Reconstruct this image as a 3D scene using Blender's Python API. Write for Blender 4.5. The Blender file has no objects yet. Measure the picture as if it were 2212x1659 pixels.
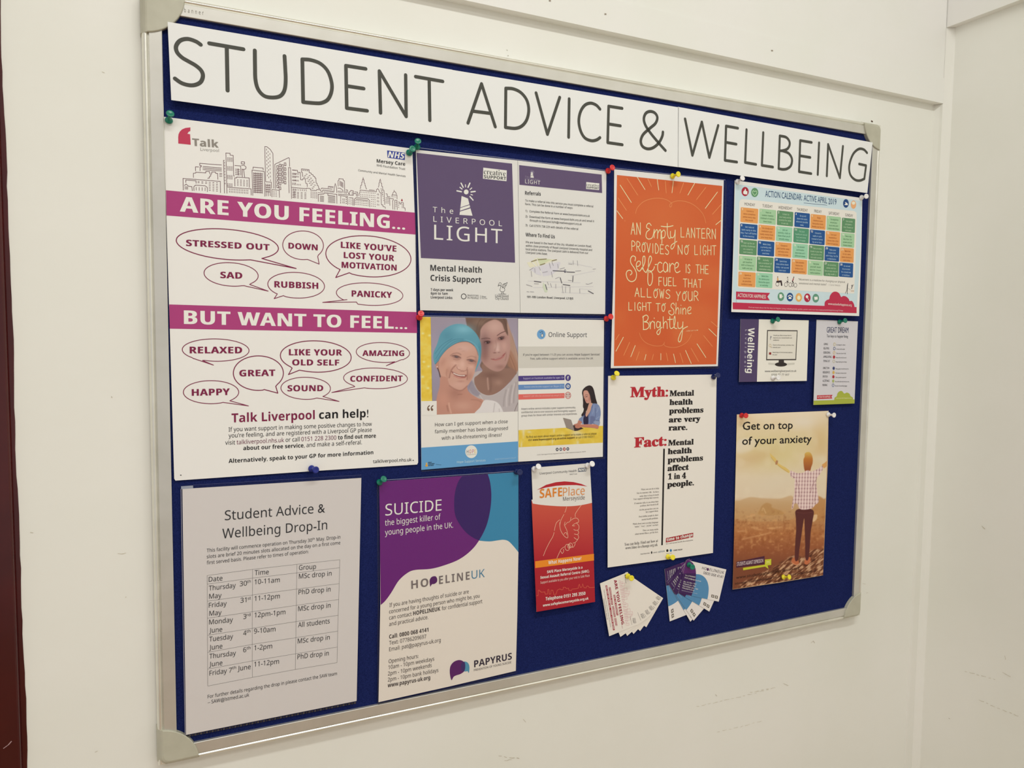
import bpy, bmesh, math, random
import numpy as np
from mathutils import Vector, Matrix
from mathutils.geometry import tessellate_polygon

random.seed(7); rng = np.random.default_rng(5)
SC = bpy.context.scene; COL = SC.collection

# ------------------------------------------------------------------ camera, world, lights, exposure
CAM = np.array([-0.59618, -0.98739, 1.57400])
CR = np.array([0.90216478, -0.43127274, 0.01012532])      # camera right
CD = np.array([-0.0205284, -0.06636372, -0.9975843])      # camera down
CF = np.array([0.43090287, 0.89977757, -0.0687243])       # camera forward
FPX, CX, CY = 1645.0, 1106.0, 829.5
cd = bpy.data.cameras.new('camera'); cam = bpy.data.objects.new('camera', cd); COL.objects.link(cam)
cd.sensor_width = 36; cd.lens = FPX / 2212 * 36; cd.clip_start = 0.02
cam.matrix_world = Matrix(((CR[0], -CD[0], -CF[0], CAM[0]), (CR[1], -CD[1], -CF[1], CAM[1]),
                           (CR[2], -CD[2], -CF[2], CAM[2]), (0, 0, 0, 1)))
SC.camera = cam
w = bpy.data.worlds.new('world'); SC.world = w; w.use_nodes = True
bg = w.node_tree.nodes['Background']; bg.inputs[0].default_value = (0.985, 0.955, 0.925, 1); bg.inputs[1].default_value = 0.62
def area(name, loc, rot, sx, sy, e, c):
    l = bpy.data.lights.new(name, 'AREA'); l.shape = 'RECTANGLE'; l.size = sx; l.size_y = sy; l.energy = e; l.color = c
    o = bpy.data.objects.new(name, l); COL.objects.link(o); o.location = loc; o.rotation_euler = rot; return o
area('ceiling_lamp_light', (-0.15, -1.30, 2.90), (0, 0, 0), 1.15, 0.14, 17.5, (0.985, 0.985, 0.96))
area('added_fill_light', (-1.5, -2.3, 2.90), (0, 0, 0), 1.15, 0.5, 20.0, (0.99, 0.975, 0.95))  # added fill light from the left for the side wall, no fixture behind it
SC.view_settings.view_transform = 'Standard'; SC.view_settings.look = 'None'
SC.view_settings.gamma = 1; SC.view_settings.use_curve_mapping = False; SC.view_settings.exposure = -0.03

# ------------------------------------------------------------------ measuring helpers: a point seen in the photo, on a known plane of the room
def ray(px, py):
    return CR * ((px - CX) / FPX) + CD * ((py - CY) / FPX) + CF
def on_plane(px, py, p0, n):
    r = ray(px, py); return CAM + r * (np.dot(p0 - CAM, n) / np.dot(r, n))
NY = np.array([0., 1., 0.])
def on_y(px, py, y): return on_plane(px, py, np.array([0, y, 0.]), NY)
def on_x(px, py, x): return on_plane(px, py, np.array([x, 0, 0.]), np.array([1., 0, 0]))

# ------------------------------------------------------------------ materials
def s2l(c): return c / 12.92 if c <= 0.04045 else ((c + 0.055) / 1.055) ** 2.4
def lin(c): return tuple(s2l(v / 255.) for v in c)
GAIN = (1.18, 1.21, 1.24)
def alb(c): return tuple(min(0.93, v * g) for v, g in zip(lin(c), GAIN)) + (1,)
MC = {}
def mat(c, rough=.55, metal=0.0, spec=.18):
    k = (tuple(c), rough, metal, spec)
    if k in MC: return MC[k]
    m = bpy.data.materials.new('ink'); m.use_nodes = True
    b = m.node_tree.nodes['Principled BSDF']
    b.inputs['Base Color'].default_value = alb(c); b.inputs['Roughness'].default_value = rough
    b.inputs['Metallic'].default_value = metal; b.inputs['Specular IOR Level'].default_value = spec
    MC[k] = m; return m
def noisy(name, c1, c2, scale, rough=.6, bump=.0, bscale=80, detail=4, metal=0., spec=.3, bdist=.002):
    m = bpy.data.materials.new(name); m.use_nodes = True; nt = m.node_tree; b = nt.nodes['Principled BSDF']
    tc = nt.nodes.new('ShaderNodeTexCoord'); n = nt.nodes.new('ShaderNodeTexNoise'); n.inputs['Scale'].default_value = scale
    n.inputs['Detail'].default_value = detail; r = nt.nodes.new('ShaderNodeValToRGB')
    r.color_ramp.elements[0].position = .35; r.color_ramp.elements[1].position = .65
    r.color_ramp.elements[0].color = alb(c1); r.color_ramp.elements[1].color = alb(c2)
    nt.links.new(tc.outputs['Object'], n.inputs['Vector']); nt.links.new(n.outputs['Fac'], r.inputs['Fac'])
    nt.links.new(r.outputs['Color'], b.inputs['Base Color'])
    b.inputs['Roughness'].default_value = rough; b.inputs['Metallic'].default_value = metal; b.inputs['Specular IOR Level'].default_value = spec
    if bump:
        n2 = nt.nodes.new('ShaderNodeTexNoise'); n2.inputs['Scale'].default_value = bscale; n2.inputs['Detail'].default_value = 3
        bp = nt.nodes.new('ShaderNodeBump'); bp.inputs['Strength'].default_value = bump; bp.inputs['Distance'].default_value = bdist
        nt.links.new(tc.outputs['Object'], n2.inputs['Vector']); nt.links.new(n2.outputs['Fac'], bp.inputs['Height'])
        nt.links.new(bp.outputs['Normal'], b.inputs['Normal'])
    return m
M_WALL = noisy('wall_paint', (224, 223, 212), (229, 228, 218), 3.0, .55, .25, 55, bdist=.0008)
M_FASC = noisy('fascia_paint', (225, 225, 215), (230, 230, 221), 3.0, .45, .3, 40, bdist=.0008)
M_FELT = noisy('blue_felt', (21, 30, 75), (31, 41, 92), 900., .95, .5, 1500, 2, spec=.05, bdist=.0006)
M_ALU = noisy('satin_aluminium', (196, 193, 183), (202, 199, 190), 30., .32, metal=.55, spec=.5)
M_ALUB = noisy('bright_aluminium', (215, 212, 200), (225, 222, 210), 30., .30, metal=.7, spec=.6)
M_CAP = noisy('grey_plastic', (176, 173, 154), (182, 179, 160), 60., .45, .1, 300, spec=.4, bdist=.0003)
M_MAROON = noisy('maroon_gloss', (60, 9, 11), (70, 13, 14), 12., .22, .15, 25, spec=.5, bdist=.001)
M_FLOOR = noisy('floor_vinyl', (150, 114, 74), (164, 126, 84), 8., .4)
M_CEIL = noisy('ceiling_paint', (236, 232, 220), (240, 236, 226), 2., .8)
def film_mat():
    m = bpy.data.materials.new('clear_film'); m.use_nodes = True; nt = m.node_tree; nt.nodes.clear()
    o = nt.nodes.new('ShaderNodeOutputMaterial'); t = nt.nodes.new('ShaderNodeBsdfTransparent'); t.inputs[0].default_value = (.975, .975, .975, 1)
    g = nt.nodes.new('ShaderNodeBsdfGlossy'); g.inputs['Roughness'].default_value = .16
    lw = nt.nodes.new('ShaderNodeLayerWeight'); lw.inputs['Blend'].default_value = .5
    pw = nt.nodes.new('ShaderNodeMath'); pw.operation = 'POWER'; pw.inputs[1].default_value = 4
    f = nt.nodes.new('ShaderNodeMath'); f.operation = 'MULTIPLY_ADD'; f.inputs[1].default_value = .35; f.inputs[2].default_value = .012
    nt.links.new(lw.outputs['Facing'], pw.inputs[0]); nt.links.new(pw.outputs[0], f.inputs[0])
    mx = nt.nodes.new('ShaderNodeMixShader')
    nt.links.new(f.outputs[0], mx.inputs[0]); nt.links.new(t.outputs[0], mx.inputs[1]); nt.links.new(g.outputs[0], mx.inputs[2])
    nt.links.new(mx.outputs[0], o.inputs[0]); return m
M_FILM = film_mat()
def vcol_mat(name, rough=.45):
    m = bpy.data.materials.new(name); m.use_nodes = True; nt = m.node_tree; b = nt.nodes['Principled BSDF']
    a = nt.nodes.new('ShaderNodeVertexColor'); a.layer_name = 'Col'; nt.links.new(a.outputs['Color'], b.inputs['Base Color'])
    b.inputs['Roughness'].default_value = rough; b.inputs['Specular IOR Level'].default_value = .18; return m
M_PIC = vcol_mat('printed_picture')

# ------------------------------------------------------------------ object helpers
PENDING = []       # objects are linked together at the very end (keeps the script fast)
def link(name, me, parent=None, loc=None):
    o = bpy.data.objects.new(name, me); PENDING.append(o)
    if parent: o.parent = parent
    if loc is not None: o.location = loc
    return o
def tag(o, label=None, cat=None, group=None, kind=None):
    if label: o['label'] = label
    if cat: o['category'] = cat
    if group: o['group'] = group
    if kind: o['kind'] = kind
    return o
def mesh(name, V, F, mats, mi=None, smooth=False):
    me = bpy.data.meshes.new(name); me.from_pydata([tuple(v) for v in V], [], F)
    for m in (mats if isinstance(mats, list) else [mats]): me.materials.append(m)
    if mi is not None: me.polygons.foreach_set('material_index', mi)
    if smooth: me.polygons.foreach_set('use_smooth', [True] * len(me.polygons))
    me.update(); return me
def box_obj(name, lo, hi, m, parent=None, bevel=0., seg=2):
    bm = bmesh.new(); bmesh.ops.create_cube(bm, size=1)
    for v in bm.verts:
        for i in range(3): v.co[i] = lo[i] if v.co[i] < 0 else hi[i]
    if bevel: bmesh.ops.bevel(bm, geom=bm.edges[:], offset=bevel, segments=seg, affect='EDGES', profile=.5)
    me = bpy.data.meshes.new(name); bm.to_mesh(me); bm.free(); me.materials.append(m); return link(name, me, parent)
def prism_obj(name, pts, d, m, parent=None, loc=None, bevel=0.):
    """closed 3-D outline pts extruded by vector d"""
    bm = bmesh.new(); vs = [bm.verts.new(p) for p in pts]; f = bm.faces.new(vs)
    r = bmesh.ops.extrude_face_region(bm, geom=[f])
    bmesh.ops.translate(bm, verts=[v for v in r['geom'] if isinstance(v, bmesh.types.BMVert)], vec=d)
    bmesh.ops.recalc_face_normals(bm, faces=bm.faces[:])
    if bevel: bmesh.ops.bevel(bm, geom=bm.edges[:], offset=bevel, segments=2, affect='EDGES')
    me = bpy.data.meshes.new(name); bm.to_mesh(me); bm.free(); me.materials.append(m); return link(name, me, parent, loc)

# ------------------------------------------------------------------ lettering: outlines come from Blender's built-in typeface
STY = {'r': (0, 0, 0, 0.), 'l': (0, 0, 0, -.012), 'h': (0, 0, 0, .012), 'hb': (0, 0, 0, .02),
       's': (0x1D5A0, 0x1D5BA, 0x1D7E2, 0.), 'sl': (0x1D5A0, 0x1D5BA, 0x1D7E2, -.012), 'sm': (0x1D5A0, 0x1D5BA, 0x1D7E2, .006),
       'b': (0x1D5D4, 0x1D5EE, 0x1D7EC, 0.), 'k': (0x1D5D4, 0x1D5EE, 0x1D7EC, .0), 'bi': (0x1D5D4, 0x1D5EE, 0x1D7EC, .008),
       'se': (0x1D400, 0x1D41A, 0x1D7CE, -.012), 'SE': (0x1D400, 0x1D41A, 0x1D7CE, .012)}
def conv(s, sty):
    up, lo, dg, off = STY[sty]
    if not up: return s
    r = ''
    for c in s:
        if 'A' <= c <= 'Z': r += chr(up + ord(c) - 65)
        elif 'a' <= c <= 'z': r += chr(lo + ord(c) - 97)
        elif '0' <= c <= '9': r += chr(dg + ord(c) - 48)
        else: r += c
    return r
_tc = bpy.data.curves.new('type', 'FONT'); _to = bpy.data.objects.new('type', _tc); COL.objects.link(_to)
_tc.resolution_u = 2; _cache = {}
def glyphs(s, sty, sp=1.0):
    k = (s, sty, sp)
    if k in _cache: return _cache[k]
    _tc.body = conv(s, sty); _tc.size = 1; _tc.offset = STY[sty][3]; _tc.space_character = sp
    dg = bpy.context.evaluated_depsgraph_get(); dg.update(); ev = _to.evaluated_get(dg); me = ev.to_mesh()
    n = len(me.vertices); V = np.empty(n * 3); me.vertices.foreach_get('co', V); V = V.reshape(-1, 3)[:, :2].copy()
    F = [tuple(p.vertices) for p in me.polygons]; ev.to_mesh_clear()
    _cache[k] = (V, F); return V, F
def caph(sty):
    V, F = glyphs('H', sty); return V[:, 1].max() - V[:, 1].min()

def smooth_pts(pts, n=6, closed=False):
    P = [np.array(p, float) for p in pts]; N = len(P); out = []
    rngi = range(N if closed else N - 1)
    for i in rngi:
        p0 = P[(i - 1) % N] if closed or i > 0 else P[i]; p1 = P[i]; p2 = P[(i + 1) % N]
        p3 = P[(i + 2) % N] if closed or i + 2 < N else p2
        for k in range(n):
            t = k / n
            out.append(.5 * ((2 * p1) + (-p0 + p2) * t + (2 * p0 - 5 * p1 + 4 * p2 - p3) * t * t + (-p0 + 3 * p1 - 3 * p2 + p3) * t ** 3))
    if not closed: out.append(P[-1])
    return [tuple(p) for p in out]
def ellipse(cx, cy, rx, ry, rot=0, n=36, a0=0, a1=360):
    o = []
    for i in range(n):
        a = math.radians(a0 + (a1 - a0) * i / (n if a1 - a0 == 360 else n - 1)); x = rx * math.cos(a); y = ry * math.sin(a)
        c, s_ = math.cos(math.radians(rot)), math.sin(math.radians(rot)); o.append((cx + x * c - y * s_, cy + x * s_ + y * c))
    return o
def bubble_pts(cx, cy, rx, ry, rot, tail):
    """ellipse outline broken by a pointed tail (start, tip, end)"""
    E = ellipse(cx, cy, rx, ry, rot, 72); p1, tip, p2 = tail
    d = lambda p, q: (p[0] - q[0]) ** 2 + (p[1] - q[1]) ** 2
    i1 = min(range(72), key=lambda i: d(E[i], p1)); i2 = min(range(72), key=lambda i: d(E[i], p2))
    a = (i2 - i1) % 72; b = (i1 - i2) % 72
    if a >= b: seq = [E[(i1 + k) % 72] for k in range(1, a)]; return [p1] + seq + [p2, tip]
    seq = [E[(i2 + k) % 72] for k in range(1, b)]; return [p2] + seq + [p1, tip]

FELT = -0.0138          # front of the felt
LS = 0.00009            # thickness of one printed layer
class Crop:
    """converts a position measured on an enlarged view of the photo to full-frame pixels"""
    def __init__(s, x0, y0, k): s.a = (x0, y0, k)
    def __call__(s, p): return (s.a[0] + p[0] / s.a[2], s.a[1] + p[1] / s.a[2])

class Sheet:
    def __init__(s, name, label, cat, crop, outline, gap=.0006, lift=0., group=None, color=(226, 222, 212), rough=.5, thick=.0003,
                 rot=0., pivot=None, part='sheet', plabel=None, panels=None, seam=None):
        s.c = crop; pts = [crop(p) for p in outline]; s.out = pts
        ys = [p[1] for p in pts]; xs = [p[0] for p in pts]; mx = (min(xs) + max(xs)) / 2
        yt, yb = FELT - gap, FELT - gap - lift
        a = on_y(mx, min(ys), yt); b = on_y(mx, max(ys), yb)
        d = np.array([0, b[1] - a[1], b[2] - a[2]]); d /= np.linalg.norm(d)
        s.n = np.cross(np.array([1., 0, 0]), d); s.n /= np.linalg.norm(s.n)
        if s.n[1] > 0: s.n = -s.n
        s.p0 = a; s.rot = math.radians(rot)
        s.up = -d; s.right = np.array([1., 0, 0])
        s.pv = on_plane(*crop(pivot), s.p0, s.n) if pivot else None
        s.root = link(name, None, loc=Vector(s.P(sum(xs) / len(xs), sum(ys) / len(ys), full=True)))
        s.org = np.array(s.root.location); tag(s.root, label, cat, group)
        s.cur = None
        for i, pl in enumerate([outline] if panels is None else panels):
            P = [s.P(*crop(p), full=True) for p in pl]; s._slab(part, P, thick, mat(color, rough), plabel)
        s.color = color; s.rough = rough
    def P(s, px, py, layer=0., full=False):
        q = on_plane(px, py, s.p0 + s.n * layer * LS, s.n)
        if s.rot:
            v = q - s.pv; c, si = math.cos(s.rot), math.sin(s.rot)
            x = np.dot(v, s.right); u = np.dot(v, s.up); k = np.dot(v, s.n)
            q = s.pv + s.right * (x * c - u * si) + s.up * (x * si + u * c) + s.n * k
        return q
    def Q(s, p, layer): return s.P(*s.c(p), layer)
    def _slab(s, name, P, thick, m, label=None):
        P = [p - s.org for p in P]; n = len(P); T = tessellate_polygon([[Vector(p) for p in P]])
        V = P + [p - s.n * thick for p in P]; F = []
        for t in T:
            a, b, c = [P[i] for i in t]
            if np.dot(np.cross(b - a, c - a), s.n) < 0: t = (t[0], t[2], t[1])
            F.append(tuple(t)); F.append((t[2] + n, t[1] + n, t[0] + n))
        for i in range(n): j = (i + 1) % n; F.append((i, j, j + n, i + n))
        o = link(name, mesh(name, V, F, m), s.root)
        if label: o['label'] = label
        return o
    # ---- printed parts
    def begin(s, name, label=None):
        s.end(); s.cur = dict(name=name, label=label, V=[], F=[], mi=[], mats=[], n=0); return s
    def end(s):
        c = s.cur; s.cur = None
        if not c or not c['n']: return
        nm = 'text_line' if c['name'] == 'lettering' else c['name']
        me = mesh(nm, np.concatenate(c['V']) - s.org, c['F'], c['mats'], c['mi'])
        o = link(nm, me, s.root)
        if c['label']: o['label'] = c['label']
    def _add(s, V, F, color, rough=None):
        c = s.cur; m = mat(color, s.rough if rough is None else rough)
        if m not in c['mats']: c['mats'].append(m)
        k = c['mats'].index(m); n = c['n']; c['V'].append(np.asarray(V, float)); c['F'] += [tuple(i + n for i in f) for f in F]
        c['mi'] += [k] * len(F); c['n'] += len(V)
    def poly(s, pts, color, layer=1, rough=None):
        P = [s.Q(p, layer) for p in pts]; T = tessellate_polygon([[Vector(p) for p in P]]); F = []
        for t in T:
            a, b, c = [P[i] for i in t]
            F.append(tuple(t) if np.dot(np.cross(b - a, c - a), s.n) > 0 else (t[0], t[2], t[1]))
        s._add(P, F, color, rough); return s
    def stroke(s, pts, wmm, color, layer=2, closed=False, cap=True):
        P = [s.Q(p, layer) for p in pts]; 
        return s._ribbon(P, wmm, color, closed, cap)
    def _ribbon(s, P, wmm, color, closed, cap):
        if closed:
            P.append(P[0])
            if cap: closed = False
        Q = [P[0]]
        for q in P[1:]:
            if np.linalg.norm(q - Q[-1]) > 1e-6: Q.append(q)
        if len(Q) < 2: return s
        if cap and not closed and len(Q) > 2:          # sharp corners: break the line there so both ends are rounded
            for i in range(1, len(Q) - 1):
                a = Q[i] - Q[i - 1]; b = Q[i + 1] - Q[i]
                if np.dot(a, b) < .55 * np.linalg.norm(a) * np.linalg.norm(b):
                    s._ribbon(Q[:i + 1], wmm, color, False, cap); return s._ribbon(Q[i:], wmm, color, False, cap)
        s.k = (getattr(s, 'k', 0) + 1) % 12; P = [q + s.n * s.k * 2.2e-6 for q in Q]; h = wmm * .0005; V = []; F = []; N = len(P)
        T = []
        for i in range(N - 1): d = P[i + 1] - P[i]; T.append(np.cross(s.n, d / np.linalg.norm(d)))
        for i in range(N):
            a = T[i - 1] if i > 0 else (T[-1] if closed else T[0]); b = T[i] if i < N - 1 else (T[0] if closed else T[-1])
            m = a + b; ml = np.linalg.norm(m); m = m / ml if ml > .1 else a; c = max(float(np.dot(m, b)), .4); V += [P[i] - m * h / c, P[i] + m * h / c]
        for i in range(N - 1): F.append((2 * i, 2 * i + 2, 2 * i + 3, 2 * i + 1))
        if cap and not closed and wmm > .45:
            m_ = 7 if wmm > 2 else 4
            for p, t, sg in ((P[0], T[0], -1), (P[-1], T[-1], 1)):
                d = -np.cross(s.n, t) * sg; k = len(V)
                V += [p + (t * math.cos(math.pi * i / m_) + d * math.sin(math.pi * i / m_)) * h for i in range(m_ + 1)]
                F.append(tuple(range(k, k + m_ + 1)) if sg < 0 else tuple(range(k + m_, k - 1, -1)))
        if V: s._add(V, F, color)
        return s
    def text(s, t, A, B, h, sty='s', color=(40, 40, 42), layer=3, sp=1.0, shear=0.):
        V, F = glyphs(t, sty, 1.05 if sty == 'k' and sp == 1.0 else sp)
        if not len(V): return s
        a = s.Q(A, layer); b = s.Q(B, layer); hm = np.linalg.norm(s.Q((A[0], A[1] - h), layer) - a) if abs(B[0] - A[0]) >= abs(B[1] - A[1]) * .8 \
            else np.linalg.norm(s.Q((A[0] + h, A[1]), layer) - a)
        d = b - a; W = np.linalg.norm(d); d = d / W; u = np.cross(s.n, d)
        x0, x1 = V[:, 0].min(), V[:, 0].max(); sy = hm / caph(sty)
        X = (V[:, 0] - x0) * (W / (x1 - x0)) + shear * V[:, 1] * sy
        Pn = a + X[:, None] * d + (V[:, 1] * sy)[:, None] * u
        s._add(Pn, F, color)
        if sty in ('k', 'SE'):          # extra heavy face: the same outlines laid again a hair to each side
            e = (W / (x1 - x0)) * (.018 if sty == 'k' else .018)
            s._add(Pn + d * e + s.n * 3e-6, F, color); s._add(Pn - d * e - s.n * 3e-6, F, color)
        if s.cur['name'] == 'lettering':
            s.end(); s.cur = dict(name='lettering', label=None, V=[], F=[], mi=[], mats=[], n=0)
        return s
    def lines(s, L, sty, h, color, layer=3):
        for l in L: s.text(l[0], l[1], l[2], h, l[3] if len(l) > 3 else sty, color, layer)
        return s
    def ring(s, cx, cy, rx, ry, wmm, color, layer=2): return s.stroke(ellipse(cx, cy, rx, ry, 0, 28), wmm, color, layer, True, False)
    def disc(s, cx, cy, rx, ry, color, layer=1, rot=0): return s.poly(ellipse(cx, cy, rx, ry, rot, 32), color, layer)
    def film(s, outline, layer=6, thick=.00012, rim=True):
        s.end(); P = [s.Q(p, layer) - s.org for p in outline]; T = tessellate_polygon([[Vector(p) for p in P]]); F = []
        for t in T:
            a, b, c = [P[i] for i in t]; F.append(tuple(t) if np.dot(np.cross(b - a, c - a), s.n) > 0 else (t[0], t[2], t[1]))
        o = link('plastic_film', mesh('plastic_film', P, F, M_FILM), s.root); o['label'] = 'clear plastic film over the print'; return o

# ------------------------------------------------------------------ printed photographs: colour per vertex on a fine flat grid
class Picture:
    def __init__(s, sh, quad, nu, nv, bg, crop=None):
        s.sh = sh; s.c = crop or sh.c; u = np.linspace(0, 1, nu); v = np.linspace(0, 1, nv); U, Vv = np.meshgrid(u, v)
        q = [np.array(p, float) for p in quad]; U = U[..., None]; Vv = Vv[..., None]
        s.XY = (q[0] * (1 - U) * (1 - Vv) + q[1] * U * (1 - Vv) + q[2] * U * Vv + q[3] * (1 - U) * Vv).reshape(-1, 2)
        s.nu, s.nv = nu, nv; s.C = np.tile(np.array(bg, float), (nu * nv, 1)); s.M = np.zeros(nu * nv)
    def _blend(s, m, color):
        c = color if isinstance(color, np.ndarray) and color.ndim == 2 else np.array(color, float)[None, :]
        s.C = s.C * (1 - m[:, None]) + c * m[:, None]; s.M = np.maximum(s.M, m)
    def grad(s, stops, axis=1):
        """vertical gradient through (coordinate, colour) stops"""
        k = s.XY[:, axis]; xs = [a for a, _ in stops]
        s.C = np.stack([np.interp(k, xs, [c[i] for _, c in stops]) for i in range(3)], 1)
    def sd(s, pts):
        P = np.array(pts, float); X = s.XY; lo = P.min(0) - 30; hi = P.max(0) + 30
        idx = np.where((X[:, 0] > lo[0]) & (X[:, 0] < hi[0]) & (X[:, 1] > lo[1]) & (X[:, 1] < hi[1]))[0]
        D = np.full(len(X), 1e3); x = X[idx]; d = np.full(len(x), 1e9); ins = np.zeros(len(x), bool)
        for a, b in zip(P, np.roll(P, -1, 0)):
            e = b - a; w_ = x - a; t = np.clip((w_ @ e) / max(e @ e, 1e-9), 0, 1); r = w_ - t[:, None] * e
            d = np.minimum(d, (r * r).sum(1)); c1 = (a[1] <= x[:, 1]) != (b[1] <= x[:, 1])
            with np.errstate(divide='ignore', invalid='ignore'):
                xi = a[0] + (x[:, 1] - a[1]) / (b[1] - a[1]) * (b[0] - a[0])
            ins ^= c1 & (x[:, 0] < xi)
        d = np.sqrt(d); d[ins] *= -1; D[idx] = d; return D
    def poly(s, pts, color, soft=5., alpha=1., sm=True):
        if sm: pts = smooth_pts(pts, 5, True)
        m = np.clip(.5 - s.sd(pts) / soft, 0, 1) * alpha; s._blend(m, color); return s
    def blob(s, cx, cy, rx, ry, color, alpha=1., rot=0., p=1.):
        X = s.XY - np.array([cx, cy]); c, si = math.cos(math.radians(rot)), math.sin(math.radians(rot))
        a = (X[:, 0] * c + X[:, 1] * si) / rx; b = (-X[:, 0] * si + X[:, 1] * c) / ry
        s._blend(np.exp(-((a * a + b * b) ** p) * 1.2) * alpha, color); return s
    def line(s, pts, wd, color, alpha=1., soft=None, sm=True):
        if sm and len(pts) > 2: pts = smooth_pts(pts, 5)
        P = np.array(pts, float); X = s.XY; lo = P.min(0) - wd * 3; hi = P.max(0) + wd * 3
        idx = np.where((X[:, 0] > lo[0]) & (X[:, 0] < hi[0]) & (X[:, 1] > lo[1]) & (X[:, 1] < hi[1]))[0]; x = X[idx]; d = np.full(len(x), 1e9)
        for a, b in zip(P[:-1], P[1:]):
            e = b - a; w_ = x - a; t = np.clip((w_ @ e) / max(e @ e, 1e-9), 0, 1); r = w_ - t[:, None] * e; d = np.minimum(d, (r * r).sum(1))
        m = np.zeros(len(X)); sf = soft or wd * .6; m[idx] = np.clip(.5 - (np.sqrt(d) - wd / 2) / sf, 0, 1) * alpha; s._blend(m, color); return s
    def noise(s, scale, amp, seed=0):
        """soft cloudy variation"""
        r = np.random.default_rng(seed); g = r.standard_normal((64, 64)); X = s.XY / scale; i = np.floor(X).astype(int); f = X - i; f = f * f * (3 - 2 * f)
        G = lambda a, b: g[a % 64, b % 64]
        v = (G(i[:, 0], i[:, 1]) * (1 - f[:, 0]) + G(i[:, 0] + 1, i[:, 1]) * f[:, 0]) * (1 - f[:, 1]) + \
            (G(i[:, 0], i[:, 1] + 1) * (1 - f[:, 0]) + G(i[:, 0] + 1, i[:, 1] + 1) * f[:, 0]) * f[:, 1]
        return v * amp
    def tone(s, sat=.86, con=1.08, piv=150):
        g = s.C.mean(1, keepdims=True); s.C = ((g + (s.C - g) * sat) - piv) * con + piv; return s
    def build(s, name, layer=1, masked=False, label=None):
        sh = s.sh; s.c = s.c; k = s.c.a; px = k[0] + s.XY[:, 0] / k[2]; py = k[1] + s.XY[:, 1] / k[2]
        R = CR[None] * ((px - CX) / FPX)[:, None] + CD[None] * ((py - CY) / FPX)[:, None] + CF[None]
        p0 = sh.p0 + sh.n * layer * LS; V = CAM + R * (((p0 - CAM) @ sh.n) / (R @ sh.n))[:, None] - sh.org
        i = np.arange(s.nu * s.nv).reshape(s.nv, s.nu)
        F = np.stack([i[1:, :-1], i[1:, 1:], i[:-1, 1:], i[:-1, :-1]], -1).reshape(-1, 4)
        if masked: F = F[(s.M[F].min(1) > .35)]
        me = bpy.data.meshes.new(name); me.from_pydata(V, [], F.tolist()); me.materials.append(M_PIC)
        c = np.clip(s.C, 0, 255) / 255.; L = np.where(c <= .04045, c / 12.92, ((c + .055) / 1.055) ** 2.4) * np.array(GAIN)
        a = me.color_attributes.new('Col', 'FLOAT_COLOR', 'POINT'); a.data.foreach_set('color', np.concatenate([np.clip(L, 0, .93), np.ones((len(L), 1))], 1).ravel())
        me.update(); o = link(name, me, sh.root)
        if label: o['label'] = label
        return o

# ------------------------------------------------------------------ the room
ZTOP, ZBOT = 1.9282, 1.0718; XL, XR = -0.574, 0.574      # opening of the board frame
CXW = 0.776                                               # right wall plane
wl = box_obj('wall_left', (-3.2, 0, 0), (0.80, .1, 2.95), M_WALL); tag(wl, 'cream painted wall the noticeboard hangs on', kind='structure')
wr = box_obj('wall_right', (CXW, -4.2, 0), (CXW + .1, 0.1, 2.95), M_WALL); tag(wr, 'cream painted side wall right of the noticeboard', kind='structure')
fl = box_obj('floor', (-3.2, -4.2, -.1), (CXW + .1, .1, 0), M_FLOOR); tag(fl, kind='structure')
ce = box_obj('ceiling', (-3.2, -4.2, 2.95), (CXW + .1, .1, 3.05), M_CEIL); tag(ce, kind='structure')
PLt, PLb = (0.7525, 0.0), (0.762, 0.0)
# corner strip (vertical cove between both walls)
zs = 2.95
MX, MY = .7592, -.0145
V = []
for zz, x_ in ((0, PLb[0]), (zs, PLt[0])): V += [(x_, .001, zz), (MX + (x_ - PLt[0]) * .5, MY, zz), (CXW + .001, -.0235, zz), (CXW + .001, .001, zz)]
cs = link('trim_1', mesh('trim_1', V, [(0, 1, 5, 4), (1, 2, 6, 5), (2, 3, 7, 6), (3, 0, 4, 7), (3, 2, 1, 0), (4, 5, 6, 7)], M_WALL)); tag(cs, 'narrow cream corner strip between the two walls', kind='structure')
# proud upper boards: the lower edge of each is a ledge that throws a shadow; both run into the corner strip
pr = .0155
za = on_y(1183, 38.9, -pr); zb = on_y(2020, 219.5, -pr); sl_ = (zb[2] - za[2]) / (zb[0] - za[0])
zf = lambda x, base=za: base[2] + (x - base[0]) * sl_
ys_ = lambda y: float(np.interp(-y, [0, -MY, .0235], [PLt[0], MX, CXW]))        # x of the corner strip at depth y
def fascia(name, x0, p0_, zlo, zhi):
    V = []
    for zz in (zlo, zhi):
        for (x, y) in ((x0, 0), (x0, -p0_), (ys_(-p0_), -p0_), (ys_(0), 0)): V.append((x, y, zz(x)))
    return mesh(name, V, [(0, 3, 2, 1), (4, 5, 6, 7), (0, 1, 5, 4), (1, 2, 6, 5), (2, 3, 7, 6), (3, 0, 4, 7)], M_FASC)
u1 = on_y(1890, 133, -pr)
f1 = link('trim_2', fascia('trim_2', -.725, pr, lambda x: zf(x), lambda x: u1[2] + (x - u1[0]) * sl_)); tag(f1, 'proud cream painted board with a shadowed lower ledge above the noticeboard', kind='structure')
f1b = link('trim_4', fascia('trim_4', -.725, pr - .0008, lambda x: u1[2] + (x - u1[0]) * sl_, lambda x: 2.95)); tag(f1b, 'smooth cream wall panel above the ledge board', kind='structure')
zrr = on_x(2066, 59, CXW)[2]
yr = lambda p: -float(np.interp(CXW - p, [PLt[0], MX, CXW], [0, -MY, .0235]))
V = []
for zz in (zrr, 2.95):
    for (x, y) in ((CXW, -4.2), (CXW - .0155, -4.2), (CXW - .0155, yr(.0155)), (CXW, -.0235)): V.append((x, y, zz))
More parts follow.
